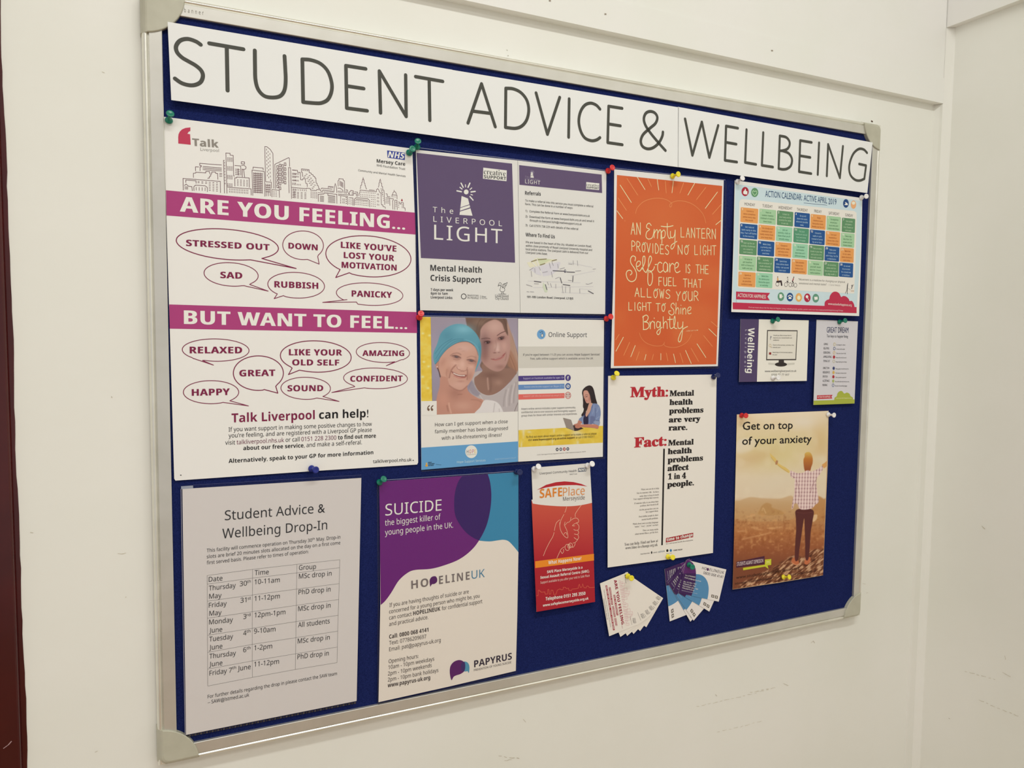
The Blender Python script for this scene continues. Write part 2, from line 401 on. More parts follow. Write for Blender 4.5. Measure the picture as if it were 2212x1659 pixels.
f2 = link('trim_3', mesh('trim_3', V, [(0, 3, 2, 1), (4, 5, 6, 7), (0, 1, 5, 4), (1, 2, 6, 5), (2, 3, 7, 6), (3, 0, 4, 7)], M_FASC)); tag(f2, 'proud cream board along the top of the side wall', kind='structure')
# maroon door frame at the left edge (ragged cut-in paint edge)
dr = link('door_1', None, loc=(-.79, 0, 0)); tag(dr, 'glossy maroon door frame at the left edge', kind='structure')
bm = bmesh.new(); prof = []; N = 160
for i in range(N + 1):
    z = 2.4 * i / N; e = -0.7290 + .0011 * math.sin(z * 23) * math.sin(z * 7.3) + random.uniform(-.0004, .0006)
    prof.append([(-0.90 + .79, .0, z), (-0.90 + .79, -.0062, z), (-.7362 + .79, -.0062, z), (-.7348 + .79, -.0056, z), (-.7340 + .79, -.0044, z), (-.7336 + .79, -.0026, z), (-.7330 + .79, -.0008, z), (e + .79, -.0006, z), (e + .79, 0, z)])
vv = [[bm.verts.new(p) for p in row] for row in prof]
for i in range(N):
    for j in range(8): bm.faces.new((vv[i][j], vv[i][j + 1], vv[i + 1][j + 1], vv[i + 1][j]))
me = bpy.data.meshes.new('architrave'); bm.to_mesh(me); bm.free(); me.materials.append(M_MAROON); link('architrave', me, dr)
# chip in the gloss paint
def flat_mark(name, pts_px, wmm, colr, parent, plane='y', v=0., closed=False):
    if name == 'scuff_mark':
        colr = tuple(.28 * a + .72 * b for a, b in zip(colr, (206, 199, 182))); r_ = random.Random(int(pts_px[0][0])); q_ = []
        for (a, b) in zip(pts_px[:-1], pts_px[1:]):
            n_ = max(1, int(math.hypot(b[0] - a[0], b[1] - a[1]) / 5)); q_ += [(a[0] + (b[0] - a[0]) * i / n_ + r_.uniform(-.8, .8), a[1] + (b[1] - a[1]) * i / n_ + r_.uniform(-.8, .8)) for i in range(n_)]
        pts_px = q_ + [pts_px[-1]]
    f = on_y if plane == 'y' else on_x; V = []; F = []; P = [f(*p, v) for p in pts_px]; n = NY if plane == 'y' else np.array([1., 0, 0]); h = wmm * .0005
    for i, (a, b) in enumerate(zip(P[:-1], P[1:])):
        if name == 'scuff_mark' and len(P) > 5 and (i * 7 + len(P)) % 5 in (1, 2): continue
        d = b - a; L = np.linalg.norm(d); t = np.cross(n, d / L) * h * (1 if i % 2 else .7); k = len(V); V += [a - t, b - t, b + t, a + t]; F.append((k, k + 1, k + 2, k + 3))
    o = link(name, mesh(name, [np.array(p) - np.array(parent.location) for p in V], F, mat(colr, .7)), parent); return o
flat_mark('paint_chip', [(7, 1617), (18, 1609), (25, 1601)], 1.0, (170, 140, 140), dr, 'y', -.0064)
# scuffs, nail heads and cracks on the walls
for i, (pts_px, wd, c) in enumerate([
        ([(255, 1195), (262, 1197), (272, 1194)], .7, (196, 186, 166)), ([(240, 857), (242, 859)], 1., (120, 110, 96)), ([(66, 1150), (72, 1151)], .8, (150, 140, 122)),
        ([(270, 1291), (273, 1289)], .8, (170, 160, 142)), ([(206, 1625), (211, 1622)], .8, (176, 168, 150)), ([(220, 155), (226, 157)], .8, (205, 200, 184)),
        ([(1094, 107), (1097, 109)], 1., (130, 126, 116)), ([(1096, 119.5), (1099, 120)], 1.2, (110, 104, 96)), ([(1103, 128), (1105, 127)], .8, (130, 126, 116)),
        ([(1078, 1633), (1100, 1637), (1128, 1638)], .8, (128, 112, 90)), ([(1090, 1643), (1105, 1641)], .6, (140, 124, 100)), ([(1130, 1553), (1136, 1560)], .7, (150, 136, 112)),
        ([(1752, 1388), (1758, 1384), (1760, 1389)], .8, (160, 148, 126)), ([(1546, 1500), (1549, 1504)], .9, (150, 138, 116)), ([(1864, 1261), (1870, 1261.5)], .6, (130, 120, 102)),
        ([(1500, 1527), (1540, 1519), (1600, 1505), (1680, 1484)], .6, (190, 180, 156)), ([(1620, 1496), (1660, 1488)], .9, (192, 182, 160)), ([(1692, 1476), (1703, 1481)], .8, (170, 160, 136)),
        ([(1545, 1582), (1600, 1570), (1650, 1556)], .6, (186, 174, 150)), ([(1972, 1450), (1973, 1485)], .8, (176, 166, 142)),
        ([(1983, 1200), (1984, 1212)], .8, (176, 168, 148)), ([(1871, 1280.5), (1875, 1280.5)], .8, (160, 150, 130))]):
    flat_mark('scuff_mark', pts_px, wd, c, wl, 'y', -.0006)
flat_mark('nail_head', [(1882, 261), (1885.5, 263)], 3.4, (84, 62, 50), wl, 'y', -.0006)
for p in [(1188, 1), (1308, 30), (1436, 60), (1520, 80)][:2] + [(1668, 109)]:
    flat_mark('nail_head', [(p[0] - 2, p[1]), (p[0] + 2, p[1] + .5)], 2.6, (150, 138, 122), f1, 'y', -pr - .0006)
for pts_px, wd, c in [([(2084, 1450), (2110, 1457), (2150, 1468)], .9, (172, 164, 146)), ([(2165, 1452), (2183, 1462)], .9, (172, 164, 146)), ([(2115, 1512), (2160, 1532), (2200, 1547)], .9, (176, 168, 150)),
                      ([(2120, 1135), (2128, 1143)], 1.6, (176, 168, 152)), ([(2049, 1552), (2052, 1553)], 1.2, (110, 90, 78)), ([(2170, 1416), (2172, 1425)], 1., (170, 160, 144))]:
    flat_mark('scuff_mark', pts_px, wd, c, wr, 'x', CXW - .0006)
flat_mark('nail_head', [(1967.5, 1559), (1968.5, 1563)], 1.6, (96, 50, 40), wl, 'y', -.0006)
# ceiling luminaire that lights the board
lum = link('ceiling_light', None, loc=(-.15, -1.30, 2.95)); tag(lum, 'long fluorescent ceiling light above the noticeboard', 'ceiling light')
box_obj('housing', (-.62, -.11, -.018), (.62, .11, 0), M_CEIL, lum)

# ------------------------------------------------------------------ the noticeboard
nb = link('noticeboard', None, loc=(0, 0, 1.5)); tag(nb, 'large blue felt noticeboard in a silver aluminium frame with grey corner caps', 'noticeboard')
box_obj('felt_panel', (XL - .004, FELT, ZBOT - 1.5 - .004), (XR + .004, -.002, ZTOP - 1.5 + .004), M_FELT, nb)
# frame rails: profile (outward distance from the opening, height above the wall)
PROF = [(0, .0136), (0, .0176), (.0006, .0180), (.0134, .0180), (.0138, .0164), (.0143, .0156), (.0151, .0164), (.0160, .0176), (.0170, .0182), (.0178, .0182),
        (.0190, .0173), (.0201, .0155), (.0208, .0125), (.0212, .0080), (.0212, .0010)]
def rail(side):
    V = []; F = []; c = {'t': [(XL, ZTOP, -1, 1), (XR, ZTOP, 1, 1)], 'b': [(XR, ZBOT, 1, -1), (XL, ZBOT, -1, -1)], 'l': [(XL, ZBOT, -1, -1), (XL, ZTOP, -1, 1)], 'r': [(XR, ZTOP, 1, 1), (XR, ZBOT, 1, -1)]}[side]
    for (x, z, sx, sz) in c:
        for (u, hh) in PROF: V.append((x + sx * u, -hh, z + sz * u - 1.5))
    n = len(PROF); mi = []
    for i in range(n - 1): F.append((i, i + 1, n + i + 1, n + i)); mi.append(1 if 4 < i else 0)
    me = mesh('frame_rail', V, F, [M_ALU, M_ALUB], mi); o = link('frame_rail', me, nb)
    me.polygons.foreach_set('use_smooth', [i > 4 for i in range(n - 1)]); return o
for sd_ in 'tblr': rail(sd_)
OW = .0212
def cap(cx, cz, sx, sz):
    R = .0465; r0 = .008; ov = .0008
    # outer corner at (cx,cz) pushed out by ov; quarter disc bulging inward
    bm = bmesh.new(); L = []
    for (h_, ins) in ((.0008, 0), (.0115, 0), (.0150, .0014), (.0178, .0032), (.0196, .0052), (.0203, .0070)):
        RR = R - (.0008 if h_ > .02 else 0)
        out = [(max(RR * math.cos(math.radians(4.5 * k)), ins), max(RR * math.sin(math.radians(4.5 * k)), ins)) for k in range(21)]
        out += [(ins + r0 * (1 - math.cos(math.radians(t))), ins + r0 * (1 - math.sin(math.radians(t)))) for t in (0, 15, 30, 45, 60, 75, 90)]
        L.append([bm.verts.new((cx - sx * (a - ov), -h_, cz - sz * (b - ov) - 1.5)) for a, b in out])
    n_ = len(out)
    for A_, B_ in zip(L[:-1], L[1:]):
        for i in range(n_): bm.faces.new((A_[i], A_[(i + 1) % n_], B_[(i + 1) % n_], B_[i]))
    bm.faces.new(L[-1]); bmesh.ops.recalc_face_normals(bm, faces=bm.faces[:])
    me = bpy.data.meshes.new('corner_cap'); bm.to_mesh(me); bm.free(); me.materials.append(M_CAP); link('corner_cap', me, nb)
for sx in (-1, 1):
    for sz in (-1, 1): cap((XR + OW) * sx, (ZTOP + OW) if sz > 0 else (ZBOT - OW), sx, sz)
# ------------------------------------------------------------------ maker's mark on the frame
c6 = Crop(290, 0, 5.72)
INK = (30, 30, 32)
mk = Sheet('frame_marking', None, None, c6, [(560, 60), (900, 60), (900, 200), (560, 200)], gap=-FELT * 0 + .0042, panels=[])
mk.begin('frame_lettering').text('banner', (618, 150), (858, 186), 52, 's', (110, 106, 94), 1, sp=1.7)
mk.poly([(588, 92), (578, 112), (588, 118)], (90, 80, 66), 1).poly([(560, 140), (584, 118), (588, 145)], (150, 140, 120), 1).end()
for ch in [o for o in PENDING if o.parent == mk.root]:
    off_ = Vector(mk.root.location) - Vector(nb.location); ch.parent = nb; ch.location = off_
PENDING.remove(mk.root); bpy.data.objects.remove(mk.root)

# ------------------------------------------------------------------ A. headline banner
c16 = Crop(340, 40, 2.836); c17 = Crop(980, 150, 2.4043); ID = Crop(0, 0, 1)
GREY = (74, 74, 67)
A = Sheet('headline_banner', 'long white banner strip with grey lettering STUDENT ADVICE & WELLBEING across the board', 'banner', ID,
          [(362, 47), (1885, 308), (1873.5, 416.5), (370, 216)], gap=.0052, lift=.0055, rough=.45, color=(226, 226, 222), thick=.0006, part='card_panel',
          panels=[[(362, 47), (672, 99), (977, 150.6), (976, 298), (673, 257), (370, 216)], [(977, 151), (1180, 184.5), (1466.5, 232), (1465.5, 361), (1180, 324.5), (976, 298.2)],
                  [(1464.5, 230.8), (1670, 268.5), (1885, 307.8), (1873.5, 417), (1670, 389), (1464, 360.6)]])
A.begin('headline_lettering')
def hs(c, *ss):
    A.c = c
    for s_ in ss: A.stroke(s_, 4.5, GREY, 2)
def sm(p, n=6): return smooth_pts(p, n)
hs(c16, sm([(265, 160), (235, 140), (185, 125), (140, 135), (115, 168), (120, 205), (150, 238), (190, 262), (235, 288), (268, 318), (279, 350), (268, 385), (240, 404), (200, 409), (150, 396), (108, 368)]))
hs(c16, [(318, 152), (527, 188)], [(425, 172), (430, 441)])
hs(c16, sm([(597, 196), (598, 290), (601, 375), (618, 435), (655, 474), (705, 484), (752, 475), (778, 440), (786, 380), (783, 300), (779, 230)]))
hs(c16, [(888, 250), (893, 512)], sm([(888, 250), (940, 254), (1000, 277), (1045, 325), (1068, 395), (1066, 450), (1045, 495), (1012, 515), (975, 519), (893, 512)]))
hs(c16, [(1155, 289), (1160, 549)], [(1155, 289), (1276, 308)], [(1158, 413), (1264, 429)], [(1160, 549), (1285, 565)])
hs(c16, [(1367, 578), (1360, 322), (1524, 600), (1521, 346)])
hs(c16, [(1582, 356), (1748, 385)], [(1665, 372), (1669, 624)])
A.begin('headline_lettering')
hs(c16, [(1903, 640), (1986, 400), (2070, 663)], [(1937, 568), (2040, 581)])
hs(c17, [(271, 98), (269, 301)], sm([(271, 98), (310, 101), (350, 121), (380, 160), (390, 210), (380, 260), (355, 293), (320, 306), (269, 301)]))
hs(c17, [(428, 122), (487, 337), (551, 145)], [(600, 153), (597, 352)])
hs(c17, sm([(760, 206), (740, 185), (710, 175), (680, 187), (658, 222), (650, 270), (660, 320), (682, 356), (715, 370), (742, 366), (760, 354)]))
hs(c17, [(805, 191), (800, 380)], [(805, 191), (875, 202)], [(803, 283), (866, 293)], [(800, 380), (876, 391)])
A.begin('headline_lettering')
hs(c17, sm([(1100, 421), (1065, 382), (1020, 327), (995, 287), (988, 255), (998, 228), (1020, 218), (1045, 226), (1058, 250), (1048, 280), (1020, 305), (985, 337), (972, 370), (980, 398), (1005, 412), (1035, 407), (1065, 382), (1083, 348), (1087, 325)]))
A.begin('headline_lettering')
hs(c17, [(1202, 257), (1240, 446), (1289, 273), (1328, 457), (1374, 291)])
hs(c17, [(1415, 294), (1409, 472)], [(1415, 294), (1476, 305)], [(1412, 378), (1468, 388)], [(1409, 472), (1471, 481)])
hs(c17, [(1521, 313), (1514, 483), (1570, 493)], [(1608, 328), (1601, 498), (1658, 507)])
hs(c17, [(1694, 345), (1688, 515)], sm([(1694, 345), (1726, 352), (1743, 372), (1744, 395), (1731, 414), (1706, 422), (1691, 421)]),
   sm([(1706, 422), (1740, 436), (1757, 465), (1752, 498), (1733, 515), (1710, 519), (1688, 515)]))
hs(c17, [(1800, 369), (1794, 531)], [(1800, 369), (1859, 379)], [(1797, 448), (1852, 457)], [(1794, 531), (1857, 541)])
hs(c17, [(1898, 381), (1891, 546)], [(1938, 553), (1945, 389), (2006, 563), (2022, 399)])
hs(c17, sm([(2147, 433), (2130, 416), (2105, 413), (2078, 435), (2060, 475), (2054, 515), (2062, 550), (2085, 573), (2110, 577), (2133, 568)]), [(2133, 568), (2142, 499), (2106, 491)])
A.end()

# ------------------------------------------------------------------ B. large health poster
c1 = Crop(340, 230, 3.686); c2 = Crop(340, 640, 3.814); c14 = Crop(370, 270, 8.193); c15 = Crop(630, 300, 8.193)
PUR = (168, 66, 120); PTX = (124, 38, 72); W = (229, 227, 218)
B = Sheet('feelings_poster', 'large white poster with two pink bands and many speech bubbles, ARE YOU FEELING', 'poster', ID,
          [(353.6, 252.2), (890.7, 321), (903.7, 1003), (376.7, 1037.5)], gap=.0010, lift=.0018, color=(230, 229, 221), rough=.4, thick=.0004, part='sheet_panel',
          panels=[[(353.6, 252.2), (620, 286), (890.7, 321), (897.5, 507), (899.4, 676), (365.2, 661), (357.6, 410.4)],
                  [(367.5, 657.6), (899.6, 674), (903.2, 999), (901, 1003.5), (688.7, 1016.8), (379, 1038.2), (376.3, 1034), (371, 850), (365.3, 660)]])
B.c = c1
B.begin('banner_strip', 'pink band').poly([(68, 667), (2050, 845), (2056, 1020), (72, 868)], PUR)
B.c = c2; B.begin('banner_strip', 'pink band').poly([(97, 67), (2136, 130), (2140, 303), (102, 267)], PUR)
B.c = c1; B.begin('heading').text('ARE YOU FEELING...', (182, 836), (1970, 981), 119, 'k', W, 3)
B.c = c2; B.begin('heading').text('BUT WANT TO FEEL...', (222, 228), (2056, 270), 112, 'k', W, 3)
def bub(c, cx, cy, rx, ry, rot, tail, texts, wd=.9):
    B.c = c; B.begin('speech_bubble').stroke(bubble_pts(cx, cy, rx, ry, rot, tail), wd, PTX, 2, True)
    for t in texts: B.text(t[0], t[1], t[2], t[3], 'k', PTX, 3)
bub(c1, 557, 1098, 408, 120, 5, ((742, 1221), (1105, 1290), (832, 1210)), [('STRESSED OUT', (230, 1110), (892, 1145), 50)], 1.1)
bub(c1, 1160, 1105, 162, 114, 2, ((1197, 1218), (1288, 1255), (1277, 1195)), [('DOWN', (1045, 1131), (1275, 1146), 47)])
bub(c1, 1680, 1193, 340, 162, 5, ((1455, 1298), (1420, 1362), (1528, 1324)), [("LIKE YOU'VE", (1462, 1125), (1902, 1156), 49), ('LOST YOUR', (1485, 1206), (1885, 1231), 48), ('MOTIVATION', (1468, 1284), (1904, 1307), 48)], 1.1)
bub(c1, 587, 1337, 216, 93, 4, ((690, 1427), (882, 1470), (735, 1417)), [('SAD', (503, 1366), (675, 1372), 51)])
bub(c1, 1105, 1423, 226, 102, 3, ((955, 1492), (930, 1530), (1003, 1506)), [('RUBBISH', (933, 1440), (1280, 1452), 50)])
bub(c1, 1690, 1494, 265, 89, 3, ((1510, 1538), (1316, 1560), (1585, 1557)), [('PANICKY', (1548, 1513), (1868, 1524), 49)])
bub(c2, 480, 443, 275, 92, 1, ((296, 512), (462, 567), (372, 529)), [('RELAXED', (268, 470), (697, 470), 55)])
bub(c2, 832, 633, 206, 142, 0, ((880, 768), (992, 798), (975, 742)), [('GREAT', (677, 660), (970, 656), 53)], 1.1)
bub(c2, 1305, 496, 292, 129, 2, ((1110, 592), (1080, 645), (1170, 609)), [('LIKE YOUR', (1085, 486), (1521, 488), 51), ('OLD SELF', (1112, 569), (1497, 570), 49)], 1.1)
bub(c2, 1858, 463, 220, 82, 2, ((1955, 539), (1886, 572), (2012, 522)), [('AMAZING', (1690, 491), (2032, 492), 46)])
bub(c2, 1797, 676, 263, 85, 1, ((1627, 744), (1437, 793), (1690, 756)), [('CONFIDENT', (1590, 703), (2019, 699), 47)])
bub(c2, 1222, 758, 204, 91, 1, ((1312, 838), (1497, 866), (1363, 825)), [('SOUND', (1073, 783), (1365, 781), 50)])
bub(c2, 442, 790, 228, 95, 0, ((540, 874), (750, 903), (597, 861)), [('HAPPY', (285, 820), (596, 813), 55)])
B.c = c2; B.begin('lettering')
B.text('Talk Liverpool', (612, 1040), (1297, 1012), 74, 'b', PTX).text('can help!', (1332, 1010), (1738, 996), 68, 'b', INK)
B.lines([('If you want support in making some positive changes to how', (587, 1115), (1767, 1067)), ("you're feeling, and are registered with a Liverpool GP please", (587, 1165), (1766, 1115)),
         ('visit', (559, 1223), (640, 1221)), ('or call', (1057, 1200), (1172, 1194)), ('and make a self-referal.', (1228, 1243), (1685, 1219))], 's', 35, INK)
B.lines([('talkliverpool.nhs.uk', (653, 1220), (1043, 1201)), ('0151 228 2300', (1186, 1194), (1474, 1181))], 's', 35, (110, 44, 74))
B.lines([('to find out more', (1488, 1180), (1800, 1165)), ('about our free service,', (708, 1268), (1213, 1244)), ('Alternatively, speak to your GP for more information', (587, 1374), (1779, 1301))], 'b', 34, INK)
B.text('talkliverpool.nhs.uk', (1777, 1375), (2095, 1358), 27, 'sm', INK).disc(2108, 1352, 5, 4, INK, 3).disc(193, 1474, 6, 4, INK, 3)
B.c = c14; B.begin('logo', 'red quote mark with grey lettering Talk Liverpool').poly([(124, 327), (123, 215), (128, 165), (150, 118), (190, 78), (250, 52), (338, 42), (337, 105), (308, 120), (285, 155), (333, 163), (344, 350)], (188, 62, 88), 2)
B.text('Talk', (378, 366), (836, 401), 130, 'k', (140, 134, 126)).text('Liverpool', (518, 455), (845, 478), 55, 'l', (130, 126, 120))
B.c = c15; B.begin('logo', 'blue health service box with lettering').poly([(1690, 203), (2006, 245), (2003, 375), (1697, 332)], (50, 66, 150), 2)
B.text('NHS', (1706, 323), (1980, 354), 104, 'k', W, 3, shear=.22).text('Mersey Care', (1505, 418), (2010, 476), 62, 'b', (50, 50, 48)).text('NHS Foundation Trust', (1507, 485), (2010, 552), 38, 's', (60, 60, 58))
B.text('Community and Mental Health Services', (1180, 572), (2017, 677), 34, 's', (50, 50, 48))
# city skyline line drawing
SK = (98, 60, 70); B.c = c14; B.begin('skyline_drawing')
def S_(*L, w=.55):
    for l in L: B.stroke(l, w, SK, 2, False, False)
def grid(q, nx, ny, fw, fh, w=.5, vert=False):
    (ax, ay), (bx, by), (cx, cy), (dx, dy) = q
    for j in range(ny):
        for i in range(nx):
            u = (i + .5) / nx; v = (j + .5) / ny
            x = ax * (1 - u) * (1 - v) + bx * u * (1 - v) + cx * u * v + dx * (1 - u) * v; y = ay * (1 - u) * (1 - v) + by * u * (1 - v) + cy * u * v + dy * (1 - u) * v
            if vert: B.stroke([(x, y - fh), (x, y + fh)], w, SK, 2, False, False)
            else: B.stroke([(x - fw, y - .5), (x + fw, y + .5)], w, SK, 2, False, False)
S_([(212, 1155), (207, 945), (868, 998), (872, 1200)], [(258, 1020), (258, 972), (437, 988), (440, 1035)], [(232, 1073), (262, 1045), (305, 1082), (365, 1090), (373, 1165)],
   [(402, 1165), (400, 1090), (430, 1064), (600, 1076), (637, 1105), (640, 1185)], [(393, 932), (392, 853), (433, 850), (435, 835), (610, 848), (612, 820), (680, 826), (682, 870)],
   [(825, 965), (820, 858), (785, 855), (783, 832), (716, 828), (715, 865), (700, 867), (697, 905), (676, 908), (676, 938), (650, 940), (648, 950)],
   [(430, 815), (428, 740), (488, 743)], [(510, 812), (510, 740), (530, 740), (530, 716), (505, 715), (503, 678), (893, 708)], [(556, 733), (893, 762)], [(556, 760), (893, 788)], [(556, 788), (893, 814)],
   [(942, 1208), (926, 625), (942, 626)], [(987, 1210), (966, 495), (1040, 500), (1043, 533), (1097, 540), (1105, 900), (1122, 905)], [(1120, 715), (1228, 724), (1233, 890)],
   [(1185, 768), (1188, 890)], [(1130, 780), (1212, 790)], [(1130, 812), (1212, 820)], [(1130, 845), (1212, 853)], [(1130, 875), (1212, 882)],
   [(1240, 650), (1298, 654), (1298, 690), (1240, 687), (1240, 650)], [(1240, 715), (1290, 712), (1325, 745), (1318, 775), (1290, 787), (1245, 780)], [(1257, 787), (1257, 920)], [(1280, 787), (1300, 923)],
   [(1127, 1085), (1124, 935), (1158, 935), (1160, 920), (1380, 938), (1383, 1108)], [(1015, 1102), (1412, 1130), (1416, 1243)], [(1443, 1248), (1430, 797), (1645, 822), (1656, 1265)],
   [(1445, 780), (1448, 745), (1625, 762), (1628, 798)], [(1655, 380), (1690, 383), (1750, 430), (1800, 505), (1813, 1125)], [(1655, 380), (1670, 1003), (1772, 1013), (1776, 1125)],
   [(1843, 1130), (1833, 695), (2075, 578), (2090, 585), (2094, 735)], [(2075, 752), (2112, 757), (2130, 1305)], [(2075, 752), (2087, 1205)], [(1780, 1275), (1778, 1143), (1912, 1155), (1916, 1285)], [(2140, 798), (2212, 803)])
grid([(235, 1080), (300, 1085), (300, 1145), (235, 1142)], 3, 1, 0, 28, vert=True); grid([(415, 1090), (625, 1105), (625, 1170), (415, 1160)], 4, 1, 0, 30, vert=True)
grid([(450, 985), (650, 1000), (650, 1045), (450, 1030)], 3, 2, 16, 0); grid([(650, 998), (840, 1010), (840, 1185), (650, 1170)], 3, 6, 16, 0); grid([(845, 840), (905, 845), (905, 925), (845, 918)], 1, 3, 24, 0)
for y in (568, 725, 878, 1028): grid([(985, y), (1088, y + 8), (1090, y + 88), (987, y + 80)], 3, 4, 12, 0)
grid([(935, 640), (950, 640), (962, 1060), (948, 1060)], 1, 8, 0, 14, vert=True)
grid([(1150, 955), (1370, 970), (1370, 1095), (1150, 1075)], 4, 5, 13, 0); grid([(1015, 1115), (1370, 1140), (1370, 1225), (1015, 1200)], 12, 2, 0, 15, vert=True)
for i in range(6): x = 1462 + i * 29; S_([(x, 835 + i * 2), (x + 6, 1203 + i * 2)])
for i in range(11): y = 855 + i * 33; S_([(1452, y), (1615, y + 12)])
for i in range(3): x = 1672 + i * 36; S_([(x, 1035 + i * 3), (x + 10, 1258)])
for i in range(4): S_([(1668, 1065 + i * 38), (1756, 1072 + i * 38)])
grid([(1672, 400), (1700, 405), (1715, 930), (1685, 920)], 1, 8, 0, 15, vert=True); grid([(1700, 440), (1728, 440), (1740, 960), (1712, 960)], 1, 8, 0, 15, vert=True); grid([(1730, 480), (1760, 480), (1770, 1010), (1742, 1010)], 1, 8, 0, 15, vert=True)
for (x0, ys) in [(1865, (718, 785, 852, 920, 988, 1060)), (1908, (690, 765, 848, 928, 1010, 1092)), (1953, (700, 770, 838, 905, 975)), (1998, (668, 755, 835, 915, 992))]:
    for y in ys: S_([(x0, y), (x0 + 30, y + 2), (x0 + 33, y + 50), (x0 + 5, y + 50), (x0, y)])
grid([(1790, 1165), (1875, 1170), (1878, 1275), (1793, 1270)], 3, 4, 6, 0, .7); grid([(2135, 840), (2212, 845), (2212, 1060), (2135, 1060)], 3, 4, 0, 14, vert=True); grid([(2140, 1120), (2212, 1125), (2212, 1300), (2140, 1295)], 2, 6, 15, 0)
B.c = c15
S_([(10, 548), (103, 557), (105, 590), (153, 595), (160, 722), (195, 724), (200, 703), (240, 703), (250, 785), (273, 790), (277, 850)], [(195, 668), (188, 590), (175, 588), (175, 530), (308, 545), (312, 598), (345, 605), (350, 628), (378, 634), (382, 660), (408, 665), (412, 690), (430, 695), (434, 780), (450, 785), (455, 825), (472, 830), (480, 880), (508, 884)],
   [(0, 857), (262, 882), (265, 872), (330, 878), (335, 905), (438, 915), (445, 896), (510, 902), (515, 925), (548, 928), (553, 905), (730, 925), (738, 950)], [(528, 890), (530, 870), (722, 890)], [(472, 1110), (470, 982), (572, 975), (575, 958), (640, 965), (642, 1000), (770, 1012)], [(640, 966), (800, 980), (802, 1145)],
   [(650, 870), (652, 838), (740, 850)], [(750, 945), (752, 870), (772, 790), (797, 870), (800, 955)], [(825, 840), (822, 740), (835, 735), (838, 703), (912, 710), (916, 738), (935, 742), (940, 965)], [(815, 870), (860, 873), (905, 905), (912, 955)], [(820, 975), (1090, 1000), (1095, 965), (1145, 970), (1148, 1020)], [(822, 998), (990, 1018), (994, 1165)],
   [(955, 900), (988, 905), (990, 940), (1015, 975), (1022, 980), (1025, 935), (1042, 930), (1045, 912), (1092, 918), (1095, 960)], [(1115, 938), (1165, 942), (1168, 1020)], [(1015, 1040), (1085, 1046), (1086, 1178)], [(1108, 1180), (1110, 1068), (1140, 1040), (1345, 1058), (1380, 1090), (1384, 1205)], [(1135, 1068), (1350, 1092)],
   [(1210, 882), (1222, 865), (1222, 825), (1238, 820), (1240, 770), (1253, 765), (1254, 720), (1262, 715), (1265, 678), (1270, 718), (1280, 722), (1284, 780), (1296, 785), (1300, 825), (1308, 830), (1312, 860), (1328, 892)],
   [(1192, 1012), (1195, 960), (1210, 955), (1212, 905), (1500, 936), (1502, 900), (1525, 880), (1545, 905), (1552, 935), (1583, 960), (1590, 1165), (1615, 1170), (1618, 1198), (1655, 1205), (1660, 1235)], [(1370, 902), (1470, 912)],
   [(1535, 858), (1545, 820), (1546, 780), (1556, 775), (1560, 735), (1568, 712), (1576, 735), (1580, 780), (1592, 785), (1596, 840), (1610, 845), (1614, 900), (1632, 910), (1640, 960), (1648, 1168)],
   [(1665, 970), (1690, 975), (1694, 1020), (1745, 1028)], [(1665, 1042), (1800, 1060), (1800, 1085), (1788, 1090), (1793, 1248)], [(1735, 1060), (1738, 1180)], [(1775, 1030), (1778, 990), (1865, 998), (1867, 1065)], [(1785, 985), (1795, 950), (1815, 932), (1838, 940), (1858, 985)], [(1815, 932), (1815, 905)],
   [(1825, 1250), (1825, 1085), (1865, 1090), (1870, 1255)], [(1885, 1115), (1912, 1120), (1915, 1150), (1935, 1152), (1938, 1125), (1978, 1130), (1982, 1220), (2008, 1225), (2012, 1270)])
B.poly([(1938, 1100), (1942, 1075), (1952, 1058), (1962, 1075), (1966, 1104)], (150, 40, 50), 2)
for y in (612, 662, 732, 804): grid([(5, y - 20), (130 + (40 if y > 800 else 0), y - 12), (130 + (40 if y > 800 else 0), y + 28), (5, y + 20)], 6, 1, 0, 13, vert=True)
for (x, y) in [(205, 555), (243, 558), (281, 562), (265, 625), (240, 650), (318, 650), (222, 677), (293, 677), (343, 695), (275, 703), (317, 722), (367, 733), (297, 748), (342, 760), (392, 768), (320, 783), (366, 795), (345, 818), (413, 818), (390, 846), (370, 872)]: S_([(x - 15, y - 1), (x + 15, y + 1)])
grid([(15, 925), (275, 945), (275, 1070), (15, 1050)], 4, 5, 17, 0); grid([(15, 880), (275, 900), (275, 930), (15, 910)], 8, 1, 0, 14, vert=True); grid([(330, 925), (460, 935), (460, 1060), (330, 1045)], 4, 5, 9, 0, .6); grid([(465, 940), (560, 948), (560, 962), (465, 955)], 4, 1, 8, 0, .6)
for i in range(8): S_([(500, 1008 + i * 14), (572, 1014 + i * 14)], w=.35); S_([(645, 1018 + i * 15), (772, 1028 + i * 15)], w=.35)
for i in range(4): S_([(855 + i * 17, 740 + i * 10), (858 + i * 17, 830 + i * 12)])
grid([(565, 920), (725, 935), (725, 955), (565, 945)], 8, 1, 0, 9, vert=True); grid([(665, 850), (735, 857), (735, 870), (665, 862)], 4, 1, 0, 7, vert=True); grid([(815, 912), (895, 920), (895, 960), (815, 948)], 4, 2, 7, 0, .6)
grid([(850, 1010), (885, 1015), (885, 1150), (850, 1145)], 1, 4, 8, 0, 1.); grid([(950, 1020), (982, 1024), (982, 1160), (950, 1155)], 1, 4, 8, 0, 1.); grid([(895, 1045), (945, 1050), (945, 1150), (895, 1145)], 2, 2, 0, 20, vert=True)
grid([(1010, 1062), (1075, 1068), (1075, 1170), (1010, 1160)], 3, 3, 5, 0, .8); grid([(1115, 1075), (1370, 1100), (1370, 1200), (1115, 1170)], 9, 3, 6, 0, .8); grid([(1225, 925), (1490, 950), (1490, 980), (1225, 955)], 9, 1, 0, 10, vert=True)
